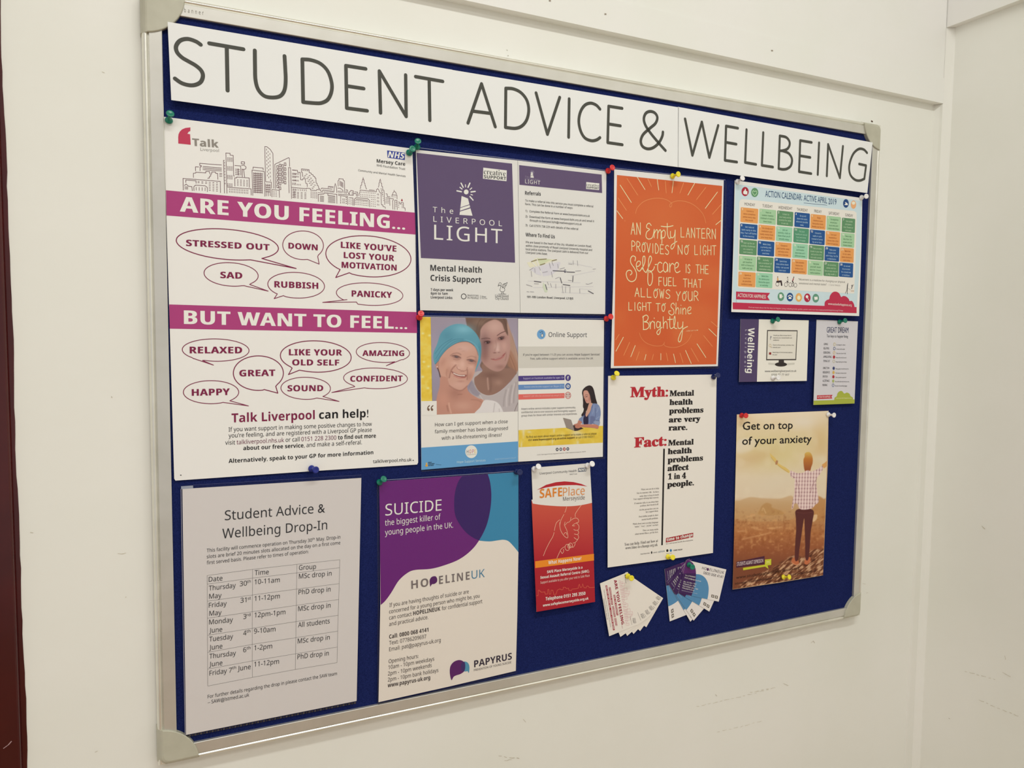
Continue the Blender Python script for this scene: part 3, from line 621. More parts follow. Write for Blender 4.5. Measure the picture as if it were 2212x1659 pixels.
grid([(1205, 968), (1490, 990), (1490, 1060), (1205, 1030)], 9, 2, 6, 0, .8); grid([(1400, 1050), (1490, 1060), (1495, 1215), (1400, 1205)], 3, 4, 6, 0, .8); grid([(1505, 950), (1550, 955), (1555, 1200), (1505, 1190)], 2, 4, 0, 16, vert=True); grid([(1570, 860), (1612, 900), (1640, 1160), (1600, 950)], 2, 6, 5, 0, .8)
grid([(1660, 1060), (1725, 1065), (1725, 1150), (1660, 1145)], 3, 3, 6, 0, .8); grid([(1785, 1015), (1850, 1020), (1850, 1040), (1785, 1032)], 3, 1, 4, 0, .8); grid([(1835, 1105), (1860, 1108), (1860, 1210), (1835, 1205)], 1, 3, 6, 0, .8); grid([(1885, 1130), (1905, 1135), (1905, 1230), (1885, 1225)], 1, 3, 6, 0, .8); grid([(1945, 1150), (1970, 1155), (1970, 1230), (1945, 1225)], 1, 3, 6, 0, .8)
grid([(955, 920), (975, 925), (975, 975), (955, 970)], 1, 3, 6, 0, .8); grid([(1062, 930), (1085, 935), (1085, 990), (1062, 985)], 1, 3, 6, 0, .8)
B.end()

# ------------------------------------------------------------------ C. laminated lighthouse leaflet (two pages)
c5 = Crop(880, 290, 4.148); c18 = Crop(1110, 520, 9.757)
C = Sheet('crisis_support_leaflet', 'laminated landscape leaflet with purple lighthouse cover above the two women leaflet', 'leaflet', c5,
          [(52, 110), (1795, 322), (1778, 1622), (85, 1600)], gap=.0014, lift=.0014, color=(223, 221, 215), rough=.35, part='page',
          panels=[[(76, 138), (988, 235), (1010, 1600), (115, 1577)], [(990.5, 235), (1783, 332), (1772, 1612), (1012.5, 1600)]])
LP = (96, 80, 112); BK = (58, 57, 60)
C.begin('cover_print', 'purple square').poly([(82, 166), (938, 263), (965, 1151), (121, 1109)], LP).poly([(1001, 276), (1741, 361), (1745, 527), (1004, 453)], LP)
C.begin('lighthouse_emblem').disc(527, 517, 21, 22, W, 2).poly([(486, 553), (543, 576), (556, 628), (475, 655)], W, 2).poly([(474, 661), (558, 634), (562, 655), (472, 685)], W, 2).poly([(471, 693), (565, 664), (584, 730), (467, 722)], W, 2)
for a, b, wd in [((481, 438), (500, 475), 1.8), ((520, 452), (522, 472), 1.2), ((560, 438), (543, 476), 1.8), ((471, 476), (490, 491), 1.5), ((444, 507), (484, 515), 1.8), ((577, 481), (561, 495), 1.2), ((570, 517), (608, 512), 1.8), ((569, 539), (584, 545), 1.2), ((561, 559), (588, 590), 1.8)]:
    C.stroke([a, b], wd, W, 2)
k = .36
C.begin('lighthouse_emblem')
for pts in ([(486, 553), (543, 576), (556, 628), (475, 655)], [(474, 661), (558, 634), (562, 655), (472, 685)], [(471, 693), (565, 664), (584, 730), (467, 722)]):
    C.poly([(1118 + (x - 527) * k * .75, 388 + (y - 722) * k * .8) for x, y in pts], W, 2)
C.disc(1118, 341, 6, 6, (190, 185, 195), 2)
for a in range(0, 360, 45): C.stroke([(1118 + 10 * math.cos(math.radians(a)), 341 + 10 * math.sin(math.radians(a))), (1118 + 18 * math.cos(math.radians(a)), 341 + 18 * math.sin(math.radians(a)))], .5, (170, 165, 178), 2)
C.begin('lettering').text('The', (228, 697), (411, 713), 48, 's', W, sp=1.9).text('LIVERPOOL', (233, 783), (848, 824), 50, 's', W, sp=1.75).text('LIGHT', (240, 942), (850, 979), 132, 's', W, sp=1.18)
C.text('The', (1055, 385), (1092, 390), 12, 's', (165, 158, 172), sp=1.8).text('LIVERPOOL', (1055, 402), (1190, 418), 13, 's', (165, 158, 172), sp=1.6).text('LIGHT', (1055, 438), (1190, 452), 34, 's', W, sp=1.15)
C.text('Mental Health', (206, 1222), (668, 1242), 53, 'b', BK).text('Crisis Support', (207, 1312), (662, 1331), 53, 'b', BK)
C.lines([('7 days per week', (209, 1403), (412, 1407)), ('6pm to 1am', (210, 1436), (362, 1439)), ('Liverpool Links', (210, 1471), (403, 1476))], 'b', 23, BK)
C.lines([('INVESTORS', (538, 1451), (638, 1455)), ('IN PEOPLE', (538, 1472), (638, 1477))], 's', 15, BK).text('Silver', (664, 1462), (706, 1465), 15, 's', BK).text('Until 2020', (664, 1474), (715, 1477), 8, 's', BK)
C.text('Liverpool', (788, 1458), (906, 1462), 23, 's', BK).text('City Council', (789, 1480), (906, 1485), 20, 's', BK)
C.lines([('Referrals', (1055, 542), (1196, 551)), ('Where To Find Us', (1060, 915), (1321, 934))], 'b', 33, BK)
C.lines([('To make a referral into this service you must complete a referral', (1056, 602), (1665, 655)), ('form. This can be done in a number of ways:', (1055, 634), (1483, 669)), ('1)', (1058, 695), (1076, 697)), ('Complete the Referral Form at www.liverpool-light.org.uk', (1094, 699), (1635, 741)),
         ('2)', (1058, 744), (1077, 746)), ('Download the form at www.liverpool-light.org.uk and email it', (1094, 748), (1674, 788)), ('through to liverpool.light@creativesupport.org.uk', (1096, 780), (1562, 815)), ('3)', (1058, 823), (1077, 825)), ('Call 07970 738 229 with details of the referral', (1094, 827), (1530, 858)),
         ('We are based in the heart of the city, situated on London Road,', (1060, 975), (1650, 1013)), ('within close promixity of Royal Liverpool University Hospital and', (1061, 1007), (1655, 1046)), ('local police stations. The Liverpool Light is delivered from our', (1061, 1038), (1621, 1073)), ('Liverpool Links base.', (1062, 1068), (1255, 1081))], 'sm', 19, BK)
C.c = c18; C.text('181-185 London Road, Liverpool, L3 8JG', (275, 1203), (1250, 1238), 44, 'b', BK); C.c = c5
C.begin('logo', 'white box with lettering creative SUPPORT').poly([(680, 299), (891, 324), (888, 421), (677, 398)], W, 2)
C.text('creative', (685, 358), (881, 378), 50, 'se', BK).text('SUPPORT', (686, 393), (885, 411), 28, 'b', BK)
C.begin('logo', 'small white box with lettering creative SUPPORT').poly([(1603, 428), (1720, 440), (1718, 500), (1601, 490)], W, 2).text('creative', (1606, 464), (1717, 473), 26, 'se', BK).text('SUPPORT', (1606, 484), (1715, 493), 16, 'k', BK)
C.begin('logo', 'black ring and line').ring(505, 1453, 22, 23, .9, BK).stroke([(653, 1442), (653, 1477)], .35, BK)
C.begin('logo', 'line drawing of a wading bird')
for l in ([(818, 1340), (830, 1328), (842, 1336), (838, 1352), (826, 1356), (820, 1348)], [(838, 1352), (836, 1375), (828, 1395), (840, 1412), (862, 1412), (874, 1398), (870, 1380), (852, 1370), (842, 1358)], [(868, 1382), (885, 1355), (896, 1328), (880, 1336), (866, 1340), (852, 1348)], [(846, 1366), (862, 1350), (880, 1340)], [(850, 1378), (866, 1362), (884, 1350)], [(846, 1412), (848, 1428), (836, 1432)], [(858, 1412), (862, 1430), (876, 1432)], [(815, 1432), (885, 1432)], [(826, 1352), (812, 1362), (818, 1345)]):
    C.stroke(l, .5, BK, 2)
C.begin('street_map'); C.c = c18
C.poly([(275, 460), (370, 440), (455, 362), (900, 398), (560, 520), (335, 565)], (226, 222, 196), 1).poly([(490, 372), (800, 395), (560, 508)], (206, 212, 176), 2).poly([(335, 600), (430, 560), (960, 440), (985, 470), (930, 620), (800, 720), (640, 750), (480, 710)], (214, 211, 216), 1)
C.poly([(620, 880), (660, 930), (712, 1060), (690, 1092), (650, 1080), (608, 970)], (206, 214, 190), 2)
for a, b in [((300, 850), (1400, 885)), ((410, 990), (1670, 965)), ((1000, 1090), (1640, 1118)), ((1150, 460), (1650, 560)), ((1400, 1015), (1640, 1030)), ((1200, 740), (1700, 640))]: C.stroke([a, b], .8, (208, 205, 205), 1)
for a, b in [((470, 380), (600, 740)), ((370, 440), (480, 545))]: C.stroke([a, b], 1.4, (228, 226, 220), 2)
for a, b in [((372, 440), (480, 405)), ((515, 400), (685, 385)), ((805, 425), (900, 400)), ((555, 512), (655, 480))]: C.stroke([a, b], 1.3, (140, 130, 96), 3)
for a, b in [((330, 622), (412, 570)), ((365, 640), (378, 755)), ((440, 580), (448, 670)), ((530, 550), (562, 622)), ((748, 470), (775, 580)), ((803, 450), (835, 525)), ((925, 495), (938, 580)), ((970, 597), (1070, 570)), ((608, 670), (708, 650)), ((790, 655), (815, 765)), ((1155, 487), (1230, 495)), ((1252, 420), (1255, 505)), ((1338, 420), (1348, 525)), ((1665, 598), (1722, 595)), ((1298, 640), (1410, 632)), ((878, 798), (957, 768)), ((1145, 832), (1218, 843)), ((1520, 908), (1565, 920)), ((1565, 920), (1655, 885)), ((430, 905), (522, 910)), ((265, 925), (385, 962)), ((708, 870), (732, 932)), ((770, 900), (797, 975)), ((885, 915), (885, 1000)), ((1020, 945), (1038, 1100)), ((1092, 965), (1090, 1090)), ((1185, 975), (1183, 1100)), ((1390, 1015), (1393, 1105)), ((275, 1072), (320, 1080)), ((345, 1076), (420, 1080))]:
    C.stroke([a, b], .75, (160, 156, 160), 3)
for a, b in [((825, 632), (1055, 642)), ((1112, 658), (1280, 665)), ((978, 780), (1010, 890)), ((1248, 745), (1240, 862)), ((430, 855), (572, 873)), ((1038, 922), (1182, 943)), ((665, 925), (697, 1030)), ((1570, 1058), (1675, 1115))]: C.stroke([a, b], 1.3, (100, 97, 104), 3)
C.disc(1080, 640, 20, 36, (80, 76, 96), 3).disc(1080, 632, 8, 13, W, 4); C.c = c5
C.film([(50, 108), (1797, 318), (1783, 1626), (83, 1604)])
C.begin('film_edge_glint_shade', 'sealed edge of the plastic film, glint and shadow painted in').stroke([(60, 116), (1795, 325)], .55, (150, 152, 176), 7).stroke([(100, 1592), (1776, 1622)], .5, (58, 56, 62), 7).stroke([(62, 130), (92, 1600)], .5, (58, 56, 62), 7).end()  # pale top line is painted glint, dark left and bottom lines painted shadow


# ------------------------------------------------------------------ D. laminated leaflet with two women
c6b = Crop(880, 660, 4.484); c19 = Crop(925, 680, 7.375)
PG = (230, 226, 218)
D = Sheet('family_support_leaflet', 'laminated leaflet showing two smiling women, one in a turquoise head wrap', 'leaflet', c6b,
          [(105, 95), (1920, 125), (1910, 1480), (135, 1610)], gap=.0012, lift=.0012, color=PG, rough=.35, part='page',
          panels=[[(122, 108), (1070, 124), (1072, 1513), (136, 1592)], [(1073, 125), (1905, 140), (1893, 1465), (1074.5, 1513)]])
y_ = Picture(D, [(122, 108), (226, 112), (243, 925), (135, 928)], 40, 220, (228, 196, 72))
n_ = y_.noise(46, 1, 3) + y_.noise(18, .4, 4); y_._blend(np.clip(n_ * .35, 0, .5), (238, 216, 120)); y_._blend(np.clip(-n_ * .3, 0, .4), (216, 180, 48))
for (a, b) in [(215, 290), (160, 545), (205, 590), (150, 270), (200, 800), (150, 690)]: y_.blob(a, b, 16, 12, (244, 232, 176), .8)
y_.build('watercolour_strip', 1)
D.end()
SKN = (196, 150, 132)
p = Picture(D, [(38, 36), (1428, 60), (1430, 1538), (66, 1594)], 240, 270, (160, 150, 168), c19)
p.grad([(36, (158, 146, 160)), (600, (162, 152, 172)), (1300, (150, 142, 160)), (1600, (146, 140, 158))])
# younger woman, behind
p.poly([(640, 20), (615, 110), (640, 300), (800, 520), (860, 700), (830, 830), (1000, 950), (1250, 950), (1440, 930), (1440, 700), (1370, 430), (1270, 170), (1215, 60), (1210, 20)], (132, 104, 92), 10)
p.poly([(1250, 100), (1310, 250), (1380, 480), (1435, 690), (1435, 910), (1380, 890), (1300, 700), (1290, 450)], (178, 142, 124), 20)
p.poly([(1300, 560), (1400, 740), (1432, 900), (1330, 860), (1260, 780)], (170, 122, 98), 30, .8)
p.line([(1345, 300), (1395, 560), (1430, 740)], 10, (196, 166, 150), .6, 16); p.line([(1300, 640), (1360, 780), (1400, 900)], 8, (120, 84, 70), .5, 14)
p.poly([(880, 780), (860, 900), (790, 930), (700, 980), (720, 1120), (790, 1230), (960, 1290), (1120, 1230), (1280, 1090), (1400, 930), (1330, 850), (1230, 850)], (152, 116, 102), 14)
p.poly([(830, 320), (810, 520), (840, 700), (900, 800), (1010, 880), (1110, 905), (1200, 860), (1260, 760), (1300, 600), (1305, 420), (1270, 240), (1200, 120), (1060, 60), (930, 120), (840, 220)], (184, 142, 132), 12)
p.blob(1060, 190, 150, 110, (206, 168, 156), .8); p.blob(900, 470, 80, 170, (120, 90, 92), .75); p.blob(900, 640, 70, 120, (140, 98, 92), .6); p.blob(1100, 520, 45, 80, (212, 178, 168), .8); p.blob(1210, 500, 55, 90, (202, 158, 148), .7)
p.poly([(600, 90), (700, 20), (1200, 30), (1255, 200), (1270, 330), (1215, 240), (1170, 130), (1060, 75), (920, 130), (850, 200), (810, 320), (800, 500), (700, 330)], (122, 94, 82), 18)
p.blob(800, 120, 110, 60, (146, 120, 104), .7); p.line([(840, 60), (790, 150), (770, 260)], 8, (100, 74, 64), .5, 16); p.line([(1000, 50), (900, 90), (850, 160)], 8, (150, 124, 108), .5, 16); p.line([(1200, 60), (1240, 170), (1262, 290)], 12, (96, 70, 62), .6, 16)
p.line([(1100, 330), (1160, 290), (1228, 262)], 11, (98, 64, 62), .85, 9); p.line([(848, 384), (920, 372), (985, 380)], 10, (94, 62, 62), .75, 9)
for (x, y, r) in [(1165, 378, -12), (945, 442, -6)]:
    p.blob(x, y, 75, 40, (140, 96, 92), .7, r); p.blob(x, y - 4, 48, 22, (84, 56, 58), .9, r, 1.6); p.blob(x - 24, y + 3, 12, 8, (206, 184, 182), .8); p.blob(x + 2, y, 17, 16, (44, 26, 30), .95); p.blob(x + 8, y - 6, 4, 4, (240, 230, 230), .95)
p.line([(1112, 372), (1160, 350), (1215, 345)], 6, (70, 44, 46), .8, 7); p.line([(890, 432), (940, 416), (985, 424)], 6, (66, 42, 46), .8, 7)
p.line([(1075, 420), (1085, 500), (1060, 570)], 16, (160, 116, 108), .45, 26); p.blob(1060, 605, 28, 10, (120, 78, 76), .7); p.blob(1125, 600, 20, 9, (132, 88, 84), .6); p.blob(1108, 560, 26, 26, (218, 180, 170), .5)
p.poly([(1000, 703), (1080, 694), (1150, 664), (1225, 608), (1205, 668), (1140, 714), (1060, 728)], (182, 110, 106), 14, .85); p.line([(1060, 706), (1120, 694), (1185, 656)], 9, (222, 200, 194), .85, 8); p.line([(1000, 706), (1080, 706), (1160, 676), (1226, 614)], 6, (110, 56, 58), .8, 6)
p.blob(1130, 780, 70, 30, (196, 150, 142), .5); p.line([(1235, 590), (1245, 660), (1225, 730)], 8, (150, 104, 98), .6, 14); p.blob(1150, 830, 90, 45, (150, 108, 100), .55)
p.blob(1000, 960, 180, 60, (128, 94, 84), .7); p.line([(945, 1010), (950, 1100), (960, 1190)], 18, (196, 158, 144), .8, 22); p.line([(985, 1000), (1000, 1120), (990, 1220)], 26, (126, 92, 82), .5, 40); p.blob(1120, 1080, 70, 50, (178, 140, 124), .6)
p.poly([(700, 940), (860, 890), (790, 960), (735, 1010), (745, 1120), (800, 1215), (880, 1265), (960, 1285), (1060, 1265), (1170, 1200), (1300, 1080), (1400, 950), (1440, 920), (1440, 1560), (700, 1560), (700, 1300), (650, 1200), (690, 1080)], (182, 172, 172), 8)
p.poly([(700, 1050), (760, 1170), (830, 1250), (780, 1300), (690, 1250), (640, 1150)], (140, 132, 148), 30, .7)
for l in ([(1240, 1200), (1210, 1330), (1200, 1450)], [(1330, 1130), (1300, 1290), (1290, 1440)], [(1400, 1080), (1370, 1250), (1360, 1400)]): p.line(l, 16, (150, 138, 138), .6, 26)
for l in ([(1280, 1180), (1250, 1330), (1250, 1460)], [(1375, 1100), (1340, 1260), (1330, 1400)]): p.line(l, 12, (214, 204, 202), .6, 20)
p.line([(1430, 1400), (1395, 1480), (1375, 1540)], 8, (110, 92, 88), .8, 8)
p.line([(745, 1120), (800, 1215), (880, 1268), (960, 1287), (1060, 1267), (1170, 1202), (1300, 1082)], 5, (214, 206, 204), .7, 6)
# older woman, in front
p.poly([(200, 960), (180, 1150), (140, 1310), (134, 1600), (760, 1600), (900, 1370), (800, 1330), (660, 1240), (620, 1150), (640, 1050), (300, 900)], (194, 140, 122), 8)
p.blob(250, 1350, 110, 140, (206, 148, 128), .6); p.blob(430, 1250, 110, 110, (168, 118, 104), .6); p.blob(560, 1450, 160, 80, (208, 160, 142), .6); p.line([(330, 1410), (340, 1480), (365, 1560)], 20, (216, 172, 152), .7, 20); p.line([(300, 1450), (320, 1530)], 18, (150, 100, 88), .5, 24)
p.line([(690, 1350), (790, 1360), (860, 1400)], 14, (160, 112, 96), .45, 22); p.line([(470, 1270), (540, 1265)], 8, (140, 90, 78), .5, 12)
p.poly([(115, 790), (130, 760), (180, 740), (200, 860), (190, 1000), (165, 900), (130, 850)], (192, 138, 120), 6); p.line([(150, 850), (172, 910), (192, 990)], 16, (70, 60, 66), .9, 8); p.blob(143, 828, 9, 9, (240, 236, 230), .95)
p.poly([(200, 660), (300, 540), (440, 450), (620, 430), (740, 500), (800, 620), (795, 780), (740, 920), (690, 1040), (610, 1140), (530, 1200), (440, 1190), (350, 1130), (290, 1000), (200, 960), (175, 800)], (204, 156, 138), 10)
p.blob(560, 530, 150, 70, (212, 172, 160), .7); p.blob(270, 850, 80, 160, (206, 154, 132), .6); p.blob(540, 790, 60, 100, (222, 180, 164), .7); p.blob(380, 800, 80, 60, (214, 166, 148), .6); p.blob(700, 860, 60, 70, (206, 158, 142), .6); p.blob(480, 1110, 110, 50, (212, 166, 152), .6)
p.line([(355, 650), (400, 620), (470, 610), (520, 635)], 14, (150, 108, 98), .6, 18); p.line([(620, 680), (690, 660), (760, 680)], 14, (158, 116, 104), .5, 18)
for (x, y) in [(450, 668), (688, 730)]:
    p.blob(x, y + 16, 80, 40, (178, 130, 118), .6, 12); p.blob(x, y, 66, 24, (136, 100, 96), .85, 12, 1.5); p.blob(x, y + 2, 26, 15, (84, 76, 82), .9, 8); p.blob(x + 6, y - 4, 4, 3, (220, 220, 225), .9); p.line([(x - 72, y - 12), (x - 20, y - 20), (x + 35, y - 4), (x + 70, y + 22)], 8, (108, 72, 70), .8, 8); p.line([(x - 50, y + 38), (x, y + 50), (x + 50, y + 44)], 6, (150, 104, 94), .6, 10)
p.blob(480, 850, 30, 24, (224, 180, 166), .5); p.line([(455, 830), (470, 862), (510, 880)], 9, (150, 98, 88), .6, 12); p.line([(560, 900), (610, 880), (622, 840)], 9, (150, 98, 88), .6, 12); p.blob(535, 895, 30, 12, (150, 96, 88), .5)
p.line([(440, 800), (370, 880), (335, 1000)], 16, (150, 100, 88), .75, 20); p.line([(625, 880), (625, 950), (620, 1030)], 14, (150, 98, 88), .7, 18); p.line([(300, 870), (290, 940), (310, 1020)], 10, (170, 118, 102), .5, 18)
p.poly([(365, 900), (430, 935), (500, 960), (610, 960), (590, 1000), (520, 998), (440, 974), (395, 940)], (156, 92, 86), 9, .9)
p.line([(405, 930), (445, 950), (500, 966), (580, 970)], 15, (234, 216, 206), .95, 6); p.line([(368, 898), (440, 935), (500, 955), (612, 958)], 5, (120, 66, 64), .8, 6)
for x, y in [(415, 935), (445, 952), (478, 965), (512, 972), (545, 974)]: p.line([(x, y - 8), (x - 3, y + 10)], 3, (170, 130, 124), .6, 3)
p.line([(410, 975), (500, 1010), (590, 1003)], 14, (196, 122, 114), .7, 12); p.blob(320, 900, 50, 90, (186, 134, 116), .5, 15); p.blob(660, 980, 50, 80, (176, 124, 108), .55, 15); p.blob(760, 760, 30, 110, (170, 122, 108), .6); p.blob(230, 760, 50, 90, (186, 134, 116), .5, 30); p.blob(505, 545, 40, 16, (184, 138, 126), .4); p.blob(560, 580, 34, 14, (186, 140, 128), .4); p.blob(520, 1060, 60, 18, (180, 126, 114), .5); p.blob(430, 770, 60, 26, (222, 182, 166), .5, 12); p.blob(680, 830, 46, 24, (220, 178, 162), .5, 12); p.line([(340, 1130), (430, 1185), (530, 1205), (620, 1135)], 14, (158, 108, 96), .7, 20)
p.line([(190, 660), (300, 545), (440, 455), (620, 432), (740, 505), (795, 640)], 10, (150, 104, 92), .6, 14)
p.poly([(110, 790), (80, 690), (90, 590), (140, 470), (200, 300), (300, 200), (440, 148), (600, 165), (740, 270), (815, 390), (845, 520), (835, 680), (800, 800), (745, 905), (800, 700), (790, 600), (730, 490), (640, 432), (520, 430), (400, 480), (290, 560), (200, 670), (150, 745)], (96, 158, 178), 8)
p.blob(560, 230, 170, 80, (128, 188, 204), .75); p.blob(300, 330, 110, 90, (84, 144, 166), .6); p.blob(820, 560, 30, 160, (78, 136, 156), .6)
for l in ([(120, 700), (240, 520), (400, 400), (560, 385)], [(130, 740), (260, 560), (420, 430), (560, 405)], [(110, 620), (220, 480), (380, 380)]): p.line(l, 6, (64, 120, 142), .7, 9)
p.line([(600, 400), (720, 450), (800, 560), (815, 700)], 8, (126, 182, 196), .7, 10); p.line([(110, 785), (160, 735), (200, 665), (290, 555), (400, 476), (520, 428), (640, 430), (732, 490)], 7, (58, 104, 124), .7, 6)
p.poly([(750, 1600), (830, 1470), (890, 1365), (980, 1360), (1080, 1385), (1150, 1450), (1200, 1560), (1200, 1600)], (214, 208, 206), 7)
p.line([(1060, 1410), (1050, 1480), (1040, 1550)], 12, (170, 162, 160), .6, 16); p.line([(1130, 1500), (1135, 1550)], 10, (170, 162, 160), .6, 12); p.line([(820, 1280), (860, 1340), (895, 1365)], 14, (200, 190, 188), .8, 8)
p.tone(.84, 1.12, 160).build('photograph', 1, label='printed photograph of two women side by side')
D.begin('quote_corner').poly([(130, 926), (284, 924), (285, 1062), (135, 1064)], PG, 2)
for x in (205, 239): D.disc(x, 1008, 11, 13, (118, 92, 76), 3).stroke([(x - 9, 1003), (x - 6, 985), (x + 8, 970)], 1.5, (118, 92, 76), 3)
D.begin('lettering').lines([('How can I get support when a close', (268, 1171), (972, 1138)), ('family member has been diagnosed', (266, 1238), (973, 1203)), ('with a life-threatening illness?', (332, 1301), (914, 1268))], 's', 34, (70, 66, 66))
D.begin('footer_band', 'blue band with round white logo').poly([(135, 1377), (1071, 1316), (1071, 1513), (137, 1592)], (100, 160, 206)).disc(619, 1416, 58, 62, W, 2)
for t, x, cc in (('H', 574, (110, 110, 120)), ('O', 600, (196, 70, 60)), ('P', 628, (200, 120, 150)), ('E', 650, (225, 200, 110))): D.text(t, (x, 1434 - (x - 574) * .06), (x + 18, 1433 - (x - 574) * .06), 36, 's', cc)
D.text('because we do', (576, 1449), (662, 1444), 7, 's', (90, 90, 96)).text('Hope Support Services', (480, 1527), (757, 1509), 22, 's', (196, 222, 238)).text('www.hopesupport.org.uk', (848, 1495), (1050, 1480), 14, 's', (170, 205, 230))
D.lines([('CHILDREN', (203, 1541), (262, 1537)), ('IN NEED', (203, 1556), (255, 1552)), ('BBC', (203, 1527), (238, 1524))], 'k', 11, (30, 40, 60)).text('Supported', (274, 1540), (326, 1546), 7, 's', (40, 60, 90)).disc(186, 1530, 8, 8, (220, 180, 90), 2).disc(186, 1550, 13, 11, (220, 160, 60), 2)
D.begin('grey_band').poly([(1076, 397), (1900, 396), (1898, 592), (1078, 606)], (208, 204, 194))
D.begin('lettering').text('Online Support', (1368, 304), (1740, 306), 46, 's', (84, 84, 90)).lines([("If you're aged between 11-25 you can access", (1120, 486), (1608, 484)), ('free, safe online support which is available across the UK.', (1190, 524), (1802, 521))], 's', 20, (80, 78, 82)).text("Hope Support Services'", (1617, 484), (1865, 483), 20, 'sm', (70, 68, 72))
D.lines([("Hope's online service includes a peer support community,", (1104, 1010), (1630, 995)), ('confidential one-to-one sessions and fortnightly support', (1104, 1043), (1632, 1027)), ('group chats for those with similar interests and experiences.', (1104, 1076), (1645, 1056))], 's', 18, (84, 82, 84))
D.begin('computer_mouse_icon').disc(1297, 279, 41, 47, (112, 164, 210), 2).stroke(sm([(1280, 255), (1290, 262), (1300, 252), (1312, 256), (1310, 275)]), .6, (40, 50, 80), 3).disc(1306, 290, 12, 18, (40, 50, 80), 3).disc(1306, 290, 8, 14, W, 4)
for nm, q, colr, tx, tc_, ic in [('support_bar', [(1075, 682), (1522, 673), (1522, 722), (1076, 734)], (78, 62, 130), ('Support on Facebook available for ages 13+', (1122, 714), (1518, 705)), (205, 200, 225), (1556, 700)),
                                 ('support_bar', [(1075, 768), (1522, 757), (1522, 806), (1076, 817)], (104, 142, 192), ('Access one-to-one support on Skype (11+)', (1130, 796), (1518, 788)), (200, 212, 228), (1556, 782)),
                                 ('support_bar', [(1076, 860), (1522, 848), (1522, 897), (1076, 912)], (222, 108, 100), ('Support can also be accessed via email (11+)', (1122, 886), (1516, 878)), (240, 190, 182), (1556, 870))]:
    D.begin(nm).poly(q, colr, 1).text(tx[0], tx[1], tx[2], 17, 's', tc_)
    if ic[1] < 750: D.disc(*ic, 27, 31, colr, 2).text('f', (1549, 718), (1564, 717), 32, 'k', W)
    elif ic[1] < 800: D.disc(*ic, 27, 31, (64, 96, 156), 2).disc(1556, 782, 15, 17, W, 3).text('S', (1548, 793), (1564, 792), 22, 'k', (64, 96, 156), 4)
    else: D.ring(*ic, 27, 31, .8, (190, 70, 66)).stroke([(1540, 856), (1572, 856), (1572, 885), (1540, 885), (1540, 856)], .6, (150, 60, 58)).stroke([(1540, 856), (1556, 874), (1572, 856)], .6, (150, 60, 58))
D.end()
y_ = Picture(D, [(1076, 1207), (1896, 1165), (1893, 1328), (1078, 1373)], 260, 56, (226, 196, 74))
n_ = y_.noise(60, 1, 9) + y_.noise(20, .4, 8); y_._blend(np.clip(n_ * .35, 0, .5), (236, 218, 130)); y_._blend(np.clip(-n_ * .3, 0, .4), (216, 180, 54))
for (a, b, r1, r2) in [(1125, 1230, 14, 60), (1105, 1350, 10, 40), (1640, 1240, 60, 40), (1405, 1315, 8, 30), (1650, 1330, 16, 26), (1420, 1210, 10, 30), (1180, 1225, 20, 12)]: y_.blob(a, b, r1, r2, (226, 216, 176), .8)
y_.build('watercolour_strip', 1)
D.begin('lettering').text("To find out more about Hope's online support or to make a referral please", (1150, 1284), (1832, 1249), 20, 'sm', (60, 50, 40)).text('visit', (1170, 1312), (1207, 1310), 20, 'sm', (60, 50, 40)).text('www.hopesupport.org.uk/online-support', (1214, 1311), (1622, 1288), 20, 'b', (66, 36, 30)).text('or call 01989 566317.', (1632, 1289), (1815, 1279), 20, 's', (60, 50, 40))
for x, cc in ((1451, (38, 42, 60)), (1486, (70, 80, 104)), (1520, (170, 60, 60)), (1554, (50, 58, 84))): D.disc(x, 1392 - (x - 1486) * .05, 13, 16, cc, 2).disc(x, 1392 - (x - 1486) * .05, 5, 8, W, 3)
D.text('© 2017 Hope Support Services. Registered Charity No. 1134600. Registered Company No. 7044136.', (1258, 1450), (1730, 1418), 8, 's', (70, 60, 60))
D.end()
c20 = Crop(1210, 825, 15.08)
p = Picture(D, [(80, 95), (1345, 95), (1345, 1610), (80, 1610)], 230, 270, (226, 221, 210), c20)
HR = (44, 34, 36)
p.poly([(800, 180), (880, 130), (960, 112), (1040, 145), (1095, 240), (1130, 380), (1170, 560), (1210, 700), (1180, 735), (1100, 725), (1040, 700), (960, 690), (930, 780), (880, 900), (840, 980), (790, 1060), (720, 1130), (690, 1070), (745, 980), (770, 880), (745, 820), (745, 650), (735, 470), (715, 380), (730, 270)], HR, 10)
p.poly([(1050, 720), (1110, 700), (1200, 715), (1270, 770), (1310, 880), (1325, 1050), (1290, 1240), (1290, 1380), (1240, 1420), (1080, 1370), (960, 1385), (780, 1375), (715, 1370), (620, 1250), (610, 1210), (690, 1140), (780, 1080), (960, 950), (1010, 820)], (122, 138, 176), 10)
p.poly([(760, 1080), (830, 990), (960, 960), (920, 1090), (905, 1380), (770, 1375)], (40, 36, 66), 8)
p.poly([(920, 760), (960, 680), (1050, 700), (1010, 820), (1000, 930), (930, 1040), (860, 1135), (825, 1060), (880, 900)], (206, 160, 140), 8)
p.poly([(755, 330), (800, 275), (880, 280), (930, 330), (980, 420), (1010, 560), (1000, 680), (940, 690), (870, 695), (830, 640), (790, 540), (760, 460)], (204, 152, 136), 9)
p.blob(860, 480, 34, 14, (70, 46, 44), .9, -12); p.blob(780, 470, 16, 10, (80, 54, 50), .8); p.line([(815, 435), (860, 415), (910, 430)], 12, (84, 56, 50), .8, 10); p.line([(820, 480), (810, 560), (840, 580)], 12, (166, 112, 98), .6, 14); p.blob(860, 615, 28, 16, (176, 82, 80), .85); p.blob(960, 560, 40, 110, (172, 112, 96), .6)
